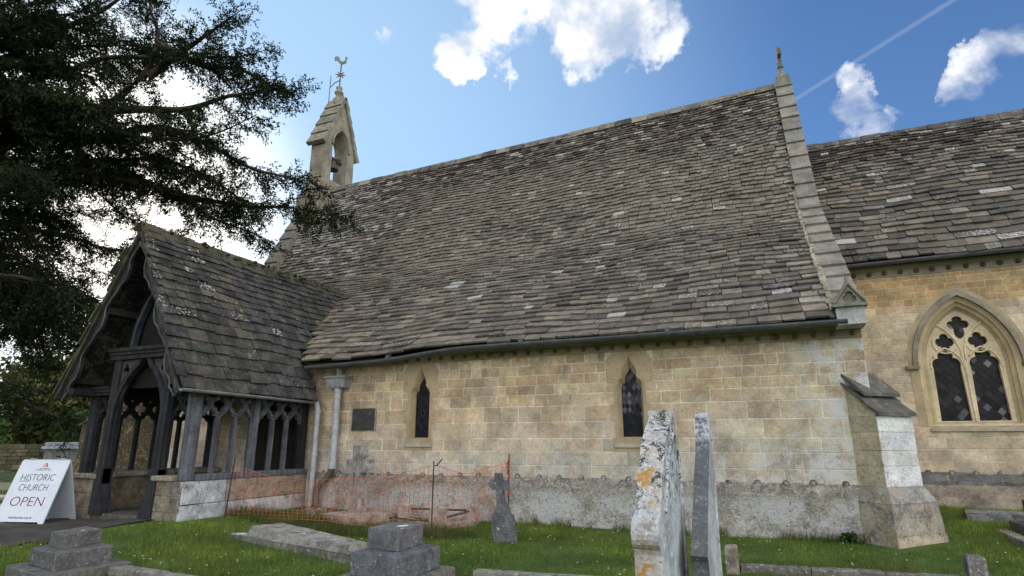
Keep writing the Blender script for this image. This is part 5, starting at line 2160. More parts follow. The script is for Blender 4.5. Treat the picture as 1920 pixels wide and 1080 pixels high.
h1 = thing('headstone', 'tall cream headstone crusted with orange and black lichen, seen edge on', 'headstone', (-.55, 3.2, -.3))
t = MB()
out1 = [(2.87, -.35), (3.66, -.35), (3.70, .90), (3.73, 1.04), (3.72, 1.20), (3.66, 1.32), (3.60, 1.385), (3.57, 1.42), (3.57, 1.475), (3.42, 1.478), (3.42, 1.425),
        (3.30, 1.378), (3.16, 1.29), (3.08, 1.19), (3.02, 1.13), (2.96, 1.03), (2.92, .985)]
sc = [(2.875 + .055 * math.cos(a_), .90 + .065 * math.sin(a_)) for a_ in np.linspace(1.7, 4.5, 9)]
out1 = out1 + sc + [(2.875, .81)]
slab_yz(t, out1, -.615, -.492, (.36, .40, .43), (.42, .405, .37))
t.build('slab', M['head_lichen'], h1)
t = MB()
# sunk moulded margin on the east face
mo = [(2.98, -.3), (3.58, -.3), (3.62, .92), (3.62, 1.16), (3.54, 1.30), (3.47, 1.36), (3.34, 1.31), (3.18, 1.19), (3.03, .98)]
for a, b in zip(mo, mo[1:]):
    t.tube([(-.490, a[0], a[1]), (-.490, b[0], b[1])], .012, 6, (.40, .42, .44))
t.build('moulding', M['head_lichen'], h1)
h2 = thing('headstone', 'slim slate-grey headstone with pale top beside the cream lichened one', 'headstone', (-.37, 3.6, -.3))
t = MB()
out2 = [(3.36, -.35), (4.02, -.35), (4.04, .60), (4.12, .93), (4.21, 1.13), (4.20, 1.30), (4.17, 1.40), (4.12, 1.475), (4.07, 1.49), (4.03, 1.46),
        (3.98, 1.37), (3.91, 1.25), (3.74, 1.115), (3.50, .90), (3.33, .745), (3.36, .715)]
slab_yz(t, out2, -.425, -.342, (.40, .43, .46), (.115, .125, .138))
t.build('slab', M['head_grey'], h2)
t = MB()
mo = [(3.44, -.3), (3.94, -.3), (3.98, .8), (4.06, 1.05), (4.09, 1.25), (4.07, 1.38)]
for a, b in zip(mo, mo[1:]):
    t.tube([(-.341, a[0], a[1]), (-.341, b[0], b[1])], .010, 6, (.40, .43, .47))
t.build('moulding', M['head_grey'], h2)

# ---- leaning dark cross
lc = thing('leaning_cross', 'small dark grey cross headstone leaning to the left by the netting', 'cross headstone', (-3.5, 8.05, -.1))
t = MB()
U = Vector((.97, .24, 0))
o_ = Vector((-3.50, 8.05, -.08))
lean = Vector((-.125, 0, 1)).normalized()
oc = [(-.155, 0), (.175, 0), (.17, .2), (.155, .40), (.115, .43), (.11, .50), (.075, .53), (.065, .58), (.05, .66), (.058, .74), (.135, .735), (.135, .87), (.06, .875), (.055, .97),
      (-.05, .97), (-.055, .875), (-.13, .88), (-.13, .745), (-.055, .74), (-.055, .60), (-.07, .53), (-.11, .50), (-.115, .43), (-.15, .40), (-.165, .2)]
t.prism([oc], .11, o_ - Vector((0, .05, 0)), U, lean, (.24, -.97, 0), (.095, .10, .112))
fr_ = [(a * .62, .06 + b * .9) for a, b in oc if b < .45]
t.prism([[(-.11, .05), (.12, .05), (.105, .36), (-.10, .36)]], .012, o_ - Vector((0, .05, 0)) + Vector((.24, -.97, 0)) * .011, U, lean, (.24, -.97, 0), (.115, .12, .132))
for r_ in range(6):
    a_ = -.085
    while a_ < .08:
        w_ = random.uniform(.008, .02)
        if random.random() < .8:
            t.prism([[(a_, .09 + r_ * .042), (a_ + w_, .09 + r_ * .042), (a_ + w_, .105 + r_ * .042), (a_, .105 + r_ * .042)]], .003, o_ - Vector((0, .05, 0)) + Vector((.24, -.97, 0)) * .0135, U, lean, (.24, -.97, 0), (.17, .175, .185))
        a_ += w_ + .007
t.build('cross', M['slate'], lc)

# ---- stone cross behind the netting
scx = thing('stone_cross', 'lichened grey stone cross on a slab behind the orange netting', 'cross headstone', (-6.75, 8.98, .0))
t = MB()
U = Vector((.93, -.36, 0)).normalized()
Nn = Vector((-.36, -.93, 0)).normalized()
ocr = [(-.17, .12), (.17, .12), (.14, .34), (.125, .60), (.115, .80), (.33, .80), (.33, 1.02), (.125, 1.02), (.13, 1.26), (-.13, 1.26), (-.125, 1.02), (-.33, 1.02), (-.33, .80), (-.115, .80),
       (-.125, .60), (-.14, .34)]
t.prism([ocr], .17, Vector((-6.76, 8.98, 0)) + Nn * .085, U, (0, 0, 1), Nn, (.30, .295, .28))
t.build('cross', M['grave'], scx)
t = MB()
hexa_quad(t, [(-7.12, 8.66), (-6.42, 8.42), (-6.18, 9.25), (-6.9, 9.5)], -.1, .13, (.36, .31, .26), .1, 0, .012)
t.build('base', M['grave'], scx)
t = MB()
sword = [(-.022, 0), (.022, 0), (.03, .26), (-.03, .26)]
t.prism([[(-.004, .0), (.004, .0), (.026, .30), (-.026, .30)]], .008, Vector((-6.76, 8.98, .50)) + Nn * .092 - U * .03, U, (0, 0, 1), Nn, (.10, .095, .07))
t.build('carved_blade', M['grave'], scx)

# ---- railed grave behind the netting: four stub posts, kerbs and iron bars
stub('pale stub post behind the netting, nearest the stone cross', -5.88, 9.18, -.1, .30, .20, (.42, .35, .31))
stub('pale stub post behind the middle netting stake', -4.98, 8.72, -.15, .31, .20, (.44, .37, .33))
stub('pale stub post at the right end of the rusty grave bars', -4.66, 9.3, -.1, .30, .15, (.42, .36, .33))
kerb('pinkish kerbstones of the railed grave behind the netting', [(-5.88, 9.12), (-4.98, 8.66), (-4.62, 9.28), (-5.6, 9.55)], .13, -.2, .07, (-5.2, 9.1, -.1), (.38, .32, .28))
t = MB()
t.tube([(-5.8, 9.2, .21), (-4.7, 9.33, .21)], .018, 6, (.06, .045, .038))
t.tube([(-4.95, 8.78, .13), (-4.66, 9.3, .22)], .018, 6, (.06, .045, .038))
t.tube([(-5.95, 9.0, .07), (-5.0, 8.72, .07)], .016, 6, (.06, .045, .038))
t.tube([(-6.3, 9.1, .02), (-5.9, 9.1, .10)], .016, 6, (.06, .045, .038))
tag(t.build('grave_bars', M['iron'], None, None, (-5.2, 9.1, .0)), 'rusty iron bars lying on the railed grave behind the netting', 'iron bars')
t = MB()
rr = random.Random(5)
for i in range(26):
    x, y = rr.uniform(-8.25, -7.6), rr.uniform(8.9, 9.6)
    s_ = rr.uniform(.03, .09)
    bm = bmesh.new()
    bmesh.ops.create_icosphere(bm, subdivisions=1, radius=s_)
    for v in bm.verts:
        v.co = Vector((v.co.x * rr.uniform(.8, 1.2), v.co.y * rr.uniform(.8, 1.2), v.co.z * .7)) + Vector((x, y, float(gz(x, y)) + s_ * .3))
    t.bm(bm, jit((.16, .145, .12), .3))
    bm.free()
tag(t.build('rubble_heap', M['grave'], None, None, (-7.9, 9.2, .05)), 'small heap of broken stones at the foot of the two downpipes', 'rubble', None, 'stuff')

# ---- right edge: kerbed grave with a stepped base, and a ledger by the chancel
kerb('long grey kerb set at the right edge with a dark stepped base', [(2.98, 11.3), (2.86, 9.25), (4.3, 9.1), (4.4, 11.2), (2.98, 11.3)], .16, -.1, .11, (3.5, 10.3, 0), (.25, .235, .2))
t = MB()
hexa_quad(t, [(3.05, 10.35), (4.1, 10.3), (4.15, 11.1), (3.08, 11.15)], -.1, .22, (.085, .08, .08), 0, 0, .003)
hexa_quad(t, [(3.22, 10.5), (3.95, 10.45), (4.0, 10.98), (3.24, 11.02)], .221, .52, (.07, .068, .07), 0, 0, .003)
tag(t.build('tomb_base', M['slate'], None, None, (3.6, 10.7, 0)), 'dark stepped tomb base at the right edge of the photo', 'grave monument')
t = MB()
hexa_quad(t, [(2.72, 11.75), (3.75, 11.6), (3.82, 12.15), (2.85, 12.3)], .05, .25, (.21, .22, .22), 0, 0, .006)
tag(t.build('ledger_slab', M['grave'], None, None, (3.2, 11.9, .15)), 'flat lichened grey slab lying in the grass below the traceried window', 'grave slab')

# =================================================================== ORANGE NETTING
fence = thing('netting_fence', 'orange plastic barrier netting strung on thin rusty stakes round the graves', 'fence', (-6.3, 8.3, 0))
ROUTE = [(-8.52, 7.78), (-7.6, 7.96), (-6.6, 8.08), (-5.7, 8.2), (-4.90, 8.36), (-4.55, 8.95), (-4.18, 9.64)]
rl = [0]
for p, q in zip(ROUTE, ROUTE[1:]):
    rl.append(rl[-1] + math.hypot(q[0] - p[0], q[1] - p[1]))
TOPZ = [.92, .74, .72, .80, .96, .82, .98]
BOTZ = [.10, .10, .10, .02, .02, .05, .12]


def net_pt(d, f):
    x = float(np.interp(d, rl, [p[0] for p in ROUTE]))
    y = float(np.interp(d, rl, [p[1] for p in ROUTE]))
    za_ = float(np.interp(d, rl, BOTZ))
    zb_ = float(np.interp(d, rl, TOPZ)) + .015 * math.sin(d * 7)
    wob = .03 * math.sin(d * 2.3 + f * 2) + .02 * math.sin(d * 5.1 - f * 3)
    return Vector((x + wob * .3 + .012 * math.sin(f * 9 + d * 13), y + wob, za_ + (zb_ - za_) * f))


nt = MB()
NET = (.62, .16, .085)
d = .02
while d < rl[-1] - .02:
    n = 12
    pts = [net_pt(d + .006 * math.sin(k * 1.7 + d * 30), k / n) for k in range(n + 1)]
    dv = (net_pt(d + .02, .5) - net_pt(d - .02, .5)).normalized()
    hw_ = .0036
    for a, b in zip(pts, pts[1:]):
        nt.mesh([a - dv * hw_, a + dv * hw_, b + dv * hw_, b - dv * hw_], [(0, 1, 2, 3)], NET)
    d += .088
for k in range(14):
    f_ = k / 13
    m_ = 64
    pts = [net_pt(rl[-1] * i / m_, f_) for i in range(m_ + 1)]
    th = .0017 if 0 < k < 13 else .004
    for a, b in zip(pts, pts[1:]):
        nt.mesh([a - Vector((0, 0, th)), b - Vector((0, 0, th)), b + Vector((0, 0, th)), a + Vector((0, 0, th))], [(0, 1, 2, 3)], NET)
nt.build('netting', M['net'], fence)
for (xa, ya, za_, xb, yb, zb_) in ((-8.54, 7.76, -.1, -8.44, 7.75, 1.06), (-4.90, 8.38, -.2, -4.89, 8.37, 1.03), (-4.17, 9.66, -.1, -4.15, 9.65, 1.12)):
    t = MB()
    t.tube([(xa, ya, za_), (xb, yb, zb_)], .011, 6, (.035, .022, .02))
    t.build('stake', M['iron'], fence)
t = MB()
t.tube([(-4.89, 8.37, .95), (-4.83, 8.37, .965), (-4.74, 8.37, 1.06)], .009, 6, (.05, .03, .025))
t.build('hook', M['iron'], fence)
t = MB()
for k in range(7):
    z = .42 + k * .09
    t.tube([(-4.17 + .02 * math.sin(k), 9.64, z), (-4.15 + .02 * math.cos(k * 2), 9.63, z + .1)], .013, 5, (.62, .07, .035))
t.build('bunched_netting', M['net'], fence)

# =================================================================== SIGN
sg = thing('sandwich_board', 'white folding sign reading HISTORIC CHURCH OPEN on the path', 'sign board', (-11.2, 6.5, .03))
SU = Vector((.96, .28, 0)).normalized()
SW = Vector((-.28, .96, 0)).normalized()
SB = Vector((-10.83, 6.28, .03))
SWID, SH, SL = .90, 1.0, .33
FV = (SW * SL + Vector((0, 0, SH)))
FVn = FV.normalized()
FN = SU.cross(FVn).normalized()
LEN = FV.length


def sign_panel(name, o, v, n, ln, tint, feet=True):
    mb = MB()
    ol = [(0, .0), (-.075, .0), (-.10, .045), (-SWID + .10, .045), (-SWID + .075, 0), (-SWID, 0), (-SWID, ln - .03), (-SWID + .03, ln), (-.03, ln), (0, ln - .03)]
    ol = ol[::-1]
    if sum((a[0] * b[1] - b[0] * a[1]) for a, b in zip(ol, ol[1:] + ol[:1])) < 0:
        ol = ol[::-1]
    mb.prism([ol], .022, o, SU, v, n, tint)
    return mb.build(name, M['sign'], sg)


front = sign_panel('front_panel', SB, FVn, FN, LEN, (.60, .66, .74))
RB = SB + SW * .66
RV = (SW * -.315 + Vector((0, 0, SH)))
RN = (-SU).cross(RV.normalized()).normalized()
rear = sign_panel('rear_panel', RB, RV.normalized(), RN, RV.length, (.50, .56, .60))
t = MB()
topc = SB + FV
t.tube([topc + SW * .004 - SU * .12, topc + SW * .004 - SU * .26], .014, 8, (.35, .37, .4))
t.tube([topc + SW * .004 - SU * .64, topc + SW * .004 - SU * .78], .014, 8, (.35, .37, .4))
t.build('hinge', M['plain'], sg)


def lettering(txt, size, cx_, cv, tint, name='lettering', width=None, thin=-.0):
    cu = bpy.data.curves.new(name, 'FONT')
    cu.body = txt
    cu.size = size
    cu.align_x = 'CENTER'
    cu.extrude = .0012
    cu.offset = thin
    ob = bpy.data.objects.new(name, cu)
    COL.objects.link(ob)
    bpy.context.view_layer.update()
    me = bpy.data.meshes.new_from_object(ob.evaluated_get(bpy.context.evaluated_depsgraph_get()))
    bpy.data.objects.remove(ob)
    mb = MB()
    xs__ = [v.co.x for v in me.vertices]
    k = 1.0
    if width:
        k = width / (max(xs__) - min(xs__))
    vs = [SB + SU * (cx_ + v.co.x * k) + FVn * (cv + v.co.y) + FN * (.0012 + v.co.z) for v in me.vertices]
    mb.mesh(vs, [tuple(p.vertices) for p in me.polygons], tint)
    return mb.build(name, M['plain'], front)


INK = (.045, .035, .06)
lettering('HISTORIC', .155, -.46, .70, INK, width=.62, thin=-.0022)
lettering('CHURCH', .155, -.46, .535, INK, width=.53, thin=-.0022)
lettering('OPEN', .215, -.455, .29, (.17, .03, .07), width=.60, thin=-.003)
lettering('visitchurches.org.uk', .052, -.45, .095, INK, width=.42)
lettering('THE CHURCHES', .022, -.42, .895, (.10, .10, .12), width=.19)
lettering('CONSERVATION TRUST', .024, -.42, .868, (.10, .10, .12), width=.28)
# red arch emblem: three nested, leaning arches
mb = MB()
for k, (hw_, hh) in enumerate(((.046, .072), (.030, .048), (.014, .026))):
    ar = arch(hw_, .0, hh, 8, None, 0)
    inn = arch(hw_ - .009, .0, hh - .014, 8, None, 0)
    cxe = -.425 + .012 * k
    for i in range(len(ar) - 1):
        q = [ar[i], ar[i + 1], inn[i + 1], inn[i]]
        mb.mesh([SB + SU * (cxe + a * 1.0 + .10 * b) + FVn * (.925 + b) + FN * .0022 for a, b in q], [(0, 1, 2, 3)], (.50, .05, .05))
mb.build('emblem', M['plain'], front)
mb = MB()
q = [(-.775, .685), (-.585, .685), (-.585, .692), (-.775, .692)]
mb.mesh([SB + SU * a + FVn * b + FN * .002 for a, b in q], [(0, 1, 2, 3)], INK)
mb.build('underline', M['plain'], front)

# =================================================================== TREES


class Leaves:
    def __init__(self):
        self.v, self.c = [], []

    def add(self, p, d, n, ln, w_, col):
        """flat pointed leaf: p base, d direction, n normal (numpy arrays of shape (k,3))"""
        s = np.cross(d, n)
        s /= np.linalg.norm(s, axis=1, keepdims=True) + 1e-9
        a = p
        b = p + d * (ln * .45)[:, None] + s * (w_ / 2)[:, None]
        c_ = p + d * ln[:, None]
        e = p + d * (ln * .45)[:, None] - s * (w_ / 2)[:, None]
        self.v.append(np.stack([a, b, c_, e], 1).reshape(-1, 3))
        self.c.append(col)

    def build(self, name, mat, parent):
        v = np.concatenate(self.v) - np.array(ROOT[parent.name])
        o = np_mesh(name, v, 4, np.concatenate(self.c), mat)
        o.parent = parent
        ROOT[o.name] = ROOT[parent.name]
        return o


def unit(a):
    return a / (np.linalg.norm(a, axis=-1, keepdims=True) + 1e-9)


def smooth_path(pts, n=40):
    pts = np.array(pts, float)
    s = np.concatenate([[0], np.cumsum(np.linalg.norm(np.diff(pts, axis=0), axis=1))])
    t = np.linspace(0, s[-1], n)
    q = np.stack([np.interp(t, s, pts[:, k]) for k in range(3)], 1)
    for _ in range(4):
        q[1:-1] = (q[:-2] + 2 * q[1:-1] + q[2:]) / 4
    return q, s[-1]


def spray(lv, path, L_, step, slen, tw_n, r0, start=.12, dark=1., twigs=None, droop=.35, leaf=(.05, .085), lw=(.015, .026), dens=1.):
    """needled side shoots all along a limb"""
    n = max(4, int(L_ / step))
    for i in range(n):
        f = start + (1 - start) * (i + rng.random()) / n
        if f > 1:
            continue
        x = f * (len(path) - 1)
        k = int(min(x, len(path) - 2))
        p = path[k] + (path[k + 1] - path[k]) * (x - k)
        t = unit(path[k + 1] - path[k])
        a = rng.normal(size=3)
        a -= t * a.dot(t)
        a = unit(a)
        a[2] *= .5
        d = unit(t * rng.uniform(.35, 1.0) + a * rng.uniform(.6, 1.1) + np.array([0, 0, -droop * rng.uniform(.0, 1.0)]))
        l_ = slen * rng.uniform(.45, 1.2) * (1.15 - .55 * f)
        m = max(3, int(l_ / .10))
        pts = [p]
        dd = d.copy()
        for j in range(m):
            dd = unit(dd + rng.normal(size=3) * .16 + np.array([0, 0, -.05]))
            pts.append(pts[-1] + dd * (l_ / m))
        pts = np.array(pts)
        if twigs is not None:
            twigs.append(pts)
        # twiglets with two ranks of leaves
        for j in range(1, m + 1):
            base_t = unit(pts[j] - pts[j - 1])
            for q in range(tw_n):
                b = rng.normal(size=3)
                b -= base_t * b.dot(base_t)
                td = unit(base_t * rng.uniform(.3, 1.) + unit(b) * rng.uniform(.4, 1.1) + np.array([0, 0, -.45 * rng.random()]))
                tl = rng.uniform(.09, .24)
                nl = max(3, int(tl / .022 * dens))
                u_ = rng.random(nl)
                bp = pts[j][None] + td[None] * (u_ * tl)[:, None] + rng.normal(size=(nl, 3)) * .006
                sd = unit(np.cross(td, rng.normal(size=3)))
                sg_ = np.where(rng.random(nl) < .5, -1, 1)[:, None]
                ld_ = unit(td[None] * rng.uniform(.4, 1., (nl, 1)) + sd[None] * sg_ * rng.uniform(.5, 1., (nl, 1)) + rng.normal(size=(nl, 3)) * .25)
                ln = rng.uniform(*leaf, nl)
                w_ = rng.uniform(*lw, nl)
                nn_ = unit(rng.normal(size=(nl, 3)) + np.array([0, 0, .8]))
                cc_ = np.array([[.019, .030, .012]]) * rng.uniform(.6, 1.5, (nl, 1)) * dark
                lv.add(bp, ld_, nn_, ln, w_, cc_)


yew = thing('yew_tree', 'huge dark yew tree with drooping boughs reaching over the porch', 'tree', (-19.0, 6.2, 0))
t = MB()
tpath = [(-19.0, 6.2, -.3), (-18.95, 6.2, .6), (-18.8, 6.3, 2.5), (-18.7, 6.4, 5), (-18.6, 6.4, 8), (-18.4, 6.5, 11), (-18.2, 6.6, 14)]
t.tube(tpath, [.95, .75, .62, .52, .40, .26, .08], 14, (1, 1, 1))
for k in range(7):
    a_ = k * .9
    t.tube([(-19 + .62 * math.cos(a_), 6.2 + .62 * math.sin(a_), -.2), (-18.85 + .45 * math.cos(a_ + .2), 6.25 + .45 * math.sin(a_ + .2), 2.2), (-18.7 + .3 * math.cos(a_ + .4), 6.4 + .3 * math.sin(a_ + .4), 4.8)],
           [.2, .15, .1], 8, (.9, .9, .9))
t.build('trunk', M['bark'], yew)
LIMBS = [
    [(-17.39, 7.60, 7.46), (-15.67, 8.00, 8.05), (-14.26, 8.60, 7.71), (-13.02, 9.20, 7.21), (-11.07, 9.90, 7.01), (-9.97, 10.20, 6.77), (-8.40, 10.40, 6.36)],
    [(-17.37, 7.40, 8.43), (-16.21, 7.70, 9.32), (-14.41, 8.00, 9.44), (-13.34, 8.30, 10.18), (-13.58, 8.50, 11.32), (-14.68, 8.70, 13.18), (-15.17, 8.90, 15.08)],
    [(-13.34, 8.30, 10.18), (-12.85, 8.60, 11.02), (-12.04, 8.80, 11.47), (-11.35, 9.00, 12.13)],
    [(-14.39, 8.00, 9.36), (-12.69, 8.60, 9.29), (-11.39, 9.00, 9.57), (-10.33, 9.30, 9.70), (-9.85, 9.50, 9.85)],
    [(-15.60, 8.20, 8.83), (-13.49, 8.80, 9.14), (-12.09, 9.30, 8.49), (-11.17, 9.70, 7.91), (-10.11, 9.90, 7.51), (-9.35, 10.00, 7.36)],
    [(-19.33, 8.60, 7.34), (-17.59, 8.80, 6.89), (-15.49, 9.00, 6.21), (-14.51, 9.40, 6.12), (-13.65, 9.80, 6.54)],
    [(-20.04, 8.80, 6.15), (-18.15, 9.00, 5.37), (-16.80, 9.30, 4.58), (-16.34, 9.60, 4.31)],
    [(-18.84, 8.20, 8.15), (-16.47, 8.60, 8.04), (-14.83, 9.20, 8.16), (-12.90, 9.90, 7.05), (-12.05, 10.20, 6.66), (-11.0, 10.50, 6.10)],
    [(-18.55, 7.20, 11.30), (-16.70, 7.40, 11.73), (-14.90, 7.60, 11.97), (-13.92, 7.90, 12.86), (-12.68, 8.40, 13.34)],
    [(-18.67, 6.80, 12.41), (-16.79, 7.00, 12.79), (-14.87, 7.30, 13.53)],
    [(-15.95, 7.70, 9.18), (-13.60, 8.30, 8.38), (-12.34, 8.90, 7.56), (-11.48, 9.40, 7.47), (-10.92, 9.80, 6.70)],
    [(-16.72, 7.40, 10.44), (-14.45, 7.80, 10.70), (-12.71, 8.40, 10.60), (-11.26, 8.90, 10.53), (-10.52, 9.20, 10.80)],
    [(-20.42, 9.50, 4.14), (-18.71, 9.60, 4.49), (-17.51, 9.80, 4.89), (-17.14, 10.00, 5.67)],
    [(-18.27, 8.00, 6.44), (-17.28, 8.30, 5.97), (-16.51, 8.60, 5.39), (-15.86, 8.80, 3.59)],
    [(-16.98, 7.00, 9.49), (-15.16, 7.20, 9.45), (-13.27, 7.70, 8.28), (-12.04, 8.30, 8.05), (-10.92, 8.90, 8.46), (-10.64, 9.20, 8.99)],
    [(-13.58, 8.50, 11.32), (-12.36, 8.90, 10.53), (-11.21, 9.20, 10.40), (-9.95, 9.50, 9.49)],
    [(-19.13, 8.80, 5.12), (-17.62, 9.00, 3.88), (-16.62, 9.20, 3.15)],
    [(-16.07, 8.20, 8.22), (-14.87, 8.50, 8.30), (-13.45, 8.90, 8.35), (-11.94, 9.30, 7.66), (-11.53, 9.80, 7.22)],
    [(-19.43, 8.60, 7.60), (-18.22, 8.90, 7.52), (-17.02, 9.30, 7.56), (-16.13, 9.90, 7.56), (-15.98, 10.30, 7.56)],
    [(-20.06, 9.00, 7.18), (-18.32, 9.40, 6.59), (-17.17, 9.80, 6.09), (-16.62, 10.30, 5.85)],
    [(-20.81, 9.20, 6.68), (-18.74, 9.60, 6.06), (-17.55, 10.00, 5.48), (-17.11, 10.40, 4.98)],
    [(-19.55, 9.20, 4.79), (-18.38, 9.60, 4.24), (-17.54, 10.00, 3.88), (-17.49, 10.40, 3.86)],
    [(-19.14, 8.60, 5.53), (-17.67, 8.80, 4.41), (-17.11, 9.00, 3.70), (-16.96, 9.20, 3.17)],
    [(-18.20, 8.00, 7.48), (-16.87, 8.20, 6.60), (-16.00, 8.40, 5.56), (-15.67, 8.60, 4.75)],
    [(-21.16, 9.60, 5.50), (-19.38, 9.80, 5.37), (-18.38, 10.20, 5.53), (-17.78, 10.60, 5.40)],
    [(-16.07, 8.20, 8.22), (-15.36, 8.80, 7.62), (-15.11, 9.60, 6.98), (-14.85, 10.20, 6.84), (-14.31, 10.60, 6.82)],
]
lv = Leaves()
TW = []
lrng = random.Random(11)


def trunk_at(z):
    return np.array([np.interp(z, [p[2] for p in tpath], [p[k] for p in tpath]) for k in range(3)])


ALL = []
for i, l in enumerate(LIMBS):
    l0 = np.array(l[0])
    if np.linalg.norm(l0[:2] - np.array([-18.6, 6.4])) < 3.4 and i not in (2, 3, 15):
        st0 = trunk_at(max(1.5, l0[2] - 1.3))
        l = [tuple(st0)] + l
    ALL.append((l, 1.0 if i < 18 else .3, .045 + .009 * len(l) if i < 18 else .03))
# more boughs all round the trunk, up to the top
for i in range(58):
    z = lrng.uniform(2.6, 13.5)
    az = lrng.uniform(0, 2 * math.pi)
    if -1.1 < az - (2 * math.pi if az > math.pi else 0) < .6 and z < 8.6:
        az += 2.2
    L_ = (7.8 - .42 * z) * lrng.uniform(.7, 1.05) if z > 6 else lrng.uniform(3.6, 6.0)
    el = lrng.uniform(-.1, .45)
    st0 = trunk_at(z)
    pts = [tuple(st0)]
    d_ = np.array([math.cos(az) * math.cos(el), math.sin(az) * math.cos(el), math.sin(el)])
    for k in range(5):
        d_ = unit(d_ + np.array([lrng.gauss(0, .12), lrng.gauss(0, .12), -.09 + lrng.gauss(0, .07)]))
        pts.append(tuple(np.array(pts[-1]) + d_ * L_ / 5))
    ALL.append((pts, 1.0, .075))
# dense upper boughs towards the churchyard (top left of the photo)
for i in range(13):
    z = lrng.uniform(7.5, 13)
    az = lrng.uniform(-.15, .75)
    L_ = lrng.uniform(4.2, 6.4)
    el = lrng.uniform(-.02, .35)
    st0 = trunk_at(z)
    pts = [tuple(st0)]
    d_ = np.array([math.cos(az) * math.cos(el), math.sin(az) * math.cos(el), math.sin(el)])
    for k in range(5):
        d_ = unit(d_ + np.array([lrng.gauss(0, .13), lrng.gauss(0, .13), -.05 + lrng.gauss(0, .07)]))
        pts.append(tuple(np.array(pts[-1]) + d_ * L_ / 5))
    ALL.append((pts, 1.0, .07))
for i, (l, dn, r0) in enumerate(ALL):
    path, L_ = smooth_path(l, 34)
    path = path + np.array([[mnoise.noise(Vector(p) * .9), mnoise.noise(Vector(p) * .9 + Vector((5, 0, 0))), mnoise.noise(Vector(p) * .9 + Vector((0, 9, 0)))] for p in path]) * .12
    rads = np.linspace(r0 * 1.3, .008, len(path))
    lim = MB()
    lim.tube([tuple(p) for p in path], list(rads), 7, (1, 1, 1))
    own = []
    front_ = i < len(LIMBS)
    spray(lv, path, L_, .085 if front_ else .12, .95 if front_ else 1.2, 4 if front_ else 3, r0, .20 if front_ else .16, 1., own, .4,
          (.055, .095) if front_ else (.07, .12), (.022, .034) if front_ else (.03, .045), .8 * dn if front_ else .62)
    for tw in own:
        lim.tube([tuple(p) for p in tw[::2]] if len(tw) > 4 else [tuple(p) for p in tw], list(np.linspace(.011, .003, len(tw[::2]) if len(tw) > 4 else len(tw))), 3, (.8, .85, .7), False)
    lim.build('bough', M['bark'], yew)
lv.build('crown', M['leaf'], yew)


def leafy(name, label, cat, x, y, h, r, z_c, n, col, leafsize, trunk_r=.2, group=None, squash=.8, clumps=26, seed=1):
    """broad tree or bush: trunk, limbs and leaf clumps through the crown"""
    rg = np.random.default_rng(seed)
    z = float(gz(x, y))
    th = thing(name, label, cat, (x, y, z), group)
    cl_c = []
    for k in range(clumps):
        d_ = unit(rg.normal(size=3))
        rr_ = r * rg.uniform(.35, .95)
        cl_c.append(np.array([x, y, z + z_c]) + d_ * np.array([rr_, rr_, rr_ * squash]))
    t_ = MB()
    t_.tube([(x, y, z - .2), (x + .05, y, z + z_c * .5), (x, y, z + z_c)], [trunk_r, trunk_r * .75, trunk_r * .45], 8, (1, 1, 1))
    for c_ in cl_c[:12]:
        t_.tube([(x, y, z + z_c * .55), tuple((np.array([x, y, z + z_c]) + c_) / 2), tuple(c_)], [trunk_r * .4, trunk_r * .25, .015], 5, (1, 1, 1))
    t_.build('trunk', M['bark'], th)
    L2 = Leaves()
    per = n // clumps
    for c_ in cl_c:
        rad_ = r * rg.uniform(.26, .5)
        d_ = unit(rg.normal(size=(per, 3)))
        p_ = c_ + d_ * (rad_ * rg.uniform(.25, 1., (per, 1)) ** .6) * np.array([1, 1, .75])
        p_ = p_[p_[:, 2] > z + .05]
        m_ = len(p_)
        ld_ = unit(rg.normal(size=(m_, 3)) + np.array([0, 0, -.3]))
        nn_ = unit(rg.normal(size=(m_, 3)) + np.array([0, 0, .6]))
        tone = rg.uniform(.65, 1.35)
        cc_ = np.array([col]) * rg.uniform(.6, 1.4, (m_, 1)) * tone
        L2.add(p_, ld_, nn_, rg.uniform(*leafsize, m_), rg.uniform(*leafsize, m_) * .55, cc_)
    L2.build('crown', M['hedge'], th)
    return th


G = 'trees beyond the churchyard wall'
leafy('tree', 'dark spreading tree beyond the rubble wall at far left', 'tree', -44, 13, 8, 5.0, 4.0, 30000, (.045, .062, .022), (.28, .5), .35, None, .85, 60, 2)
leafy('tree', 'olive green rounded tree beyond the wall left of the porch', 'tree', -39, 24, 8, 5.0, 3.6, 30000, (.075, .082, .028), (.28, .5), .35, None, .85, 60, 3)
leafy('tree', 'deep green tree beyond the wall just left of the stone buttress', 'tree', -38, 31, 8, 4.6, 3.0, 26000, (.045, .06, .022), (.28, .5), .3, None, .85, 54, 4)
leafy('tree', 'shadowy tree at the left end of the rubble wall', 'tree', -40, 4, 9, 5.2, 4.2, 26000, (.04, .055, .02), (.25, .42), .35, None, .8, 30, 6)
leafy('bush', 'bright green bush behind the rubble wall', 'bush', -33.5, 16.0, 2, 1.9, 1.5, 5000, (.07, .14, .03), (.12, .22), .08, None, .6, 20, 7)
leafy('bush', 'dull green bush behind the rubble wall close to the pale tomb', 'bush', -32, 20.5, 2, 2.2, 1.7, 5000, (.05, .085, .028), (.12, .22), .08, None, .65, 20, 8)
leafy('bush', 'dark laurel bush at the far left behind the rubble wall', 'bush', -36.5, 12.0, 2, 2.2, 1.5, 5000, (.035, .06, .02), (.14, .26), .08, None, .65, 20, 9)

# ---- weeds at the foot of the wall
leafy('weed', 'clump of dark green weeds at the foot of the wall beside the buttress', 'weed', .86, 9.62, .3, .13, .07, 380, (.035, .075, .02), (.04, .07), .01, None, .6, 8, 12)


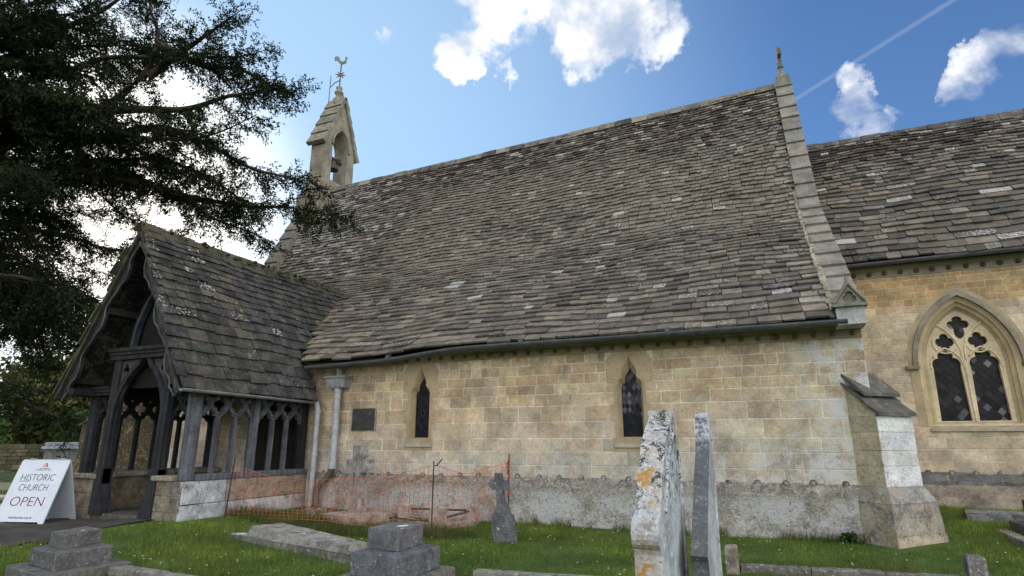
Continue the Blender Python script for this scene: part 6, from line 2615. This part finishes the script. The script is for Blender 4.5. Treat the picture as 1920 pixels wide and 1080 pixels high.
# ---- rubble boundary wall
bw = MB()
wp0, wp1 = Vector((-34.5, 7.5, 0)), Vector((-25.2, 24.8, 0))
wd = (wp1 - wp0).normalized()
wn = Vector((wd.y, -wd.x, 0))
z = -.2
while z < 1.22:
    h = random.uniform(.14, .24)
    x = 0
    while x < (wp1 - wp0).length:
        w_ = random.uniform(.2, .55)
        c0 = wp0 + wd * (x + .01)
        c1 = wp0 + wd * (x + w_ - .01)
        e = random.uniform(-.03, .03)
        q = [c0 + wn * (.25 + e), c1 + wn * (.25 + e + random.uniform(-.02, .02)), c1 - wn * .25, c0 - wn * .25]
        if wn.dot(Vector((1, 0, 0))) < 0:
            q = q[::-1]
        bw.hexa([tuple(v + Vector((0, 0, z + .008))) for v in q] + [tuple(v + Vector((0, 0, z + h - .008))) for v in q],
                jit(random.choice([(.16, .14, .09), (.12, .11, .075), (.20, .17, .11), (.10, .10, .06)]), .2))
        x += w_
    z += h
tag(bw.build('boundary_wall', M['rubble'], None, None, (-30, 16, .0)), 'mossy rubble stone boundary wall at the far left of the churchyard', 'wall', None, 'thing')

ct = MB()
ct.cbox(-28.75, -28.15, 16.2, 17.2, -.1, 1.05, .02, (.20, .21, .20))
ct.cbox(-28.85, -28.05, 16.1, 17.3, 1.05, 1.16, .02, (.42, .46, .50))
ct.cbox(-28.78, -28.12, 16.17, 17.23, 1.16, 1.34, .06, (.30, .33, .36))
tag(ct.build('chest_tomb', M['grave'], None, None, (-28.45, 16.7, .0)), 'pale topped chest tomb standing by the rubble boundary wall', 'tomb')
for (x, y, w_, l_, zz_, lab) in ((-15.9, 8.25, 1.2, .5, .16, 'flat grey ledger stone in the grass behind the folding sign'),
                                 (-14.2, 7.45, 1.1, .45, .10, 'flat pale kerbstone beside the path behind the folding sign')):
    fl = MB()
    fl.cbox(x - w_ / 2, x + w_ / 2, y - l_ / 2, y + l_ / 2, -.1, zz_, .02, (.33, .31, .27))
    tag(fl.build('ledger_slab', M['grave'], None, None, (x, y, .05)), lab, 'grave slab')
for (x, y, hgt, lab) in ((-24.3, 10.6, .62, 'low dark headstone standing in front of the rubble wall'),):
    fl = MB()
    fl.prism([arch(.42, .35, .62, 8, -.2, 0)], .12, (x, y, .1), (.47, .88, 0), (0, 0, 1), (.88, -.47, 0), (.07, .07, .065))
    tag(fl.build('headstone', M['grave'], None, None, (x, y, .1)), lab, 'headstone')
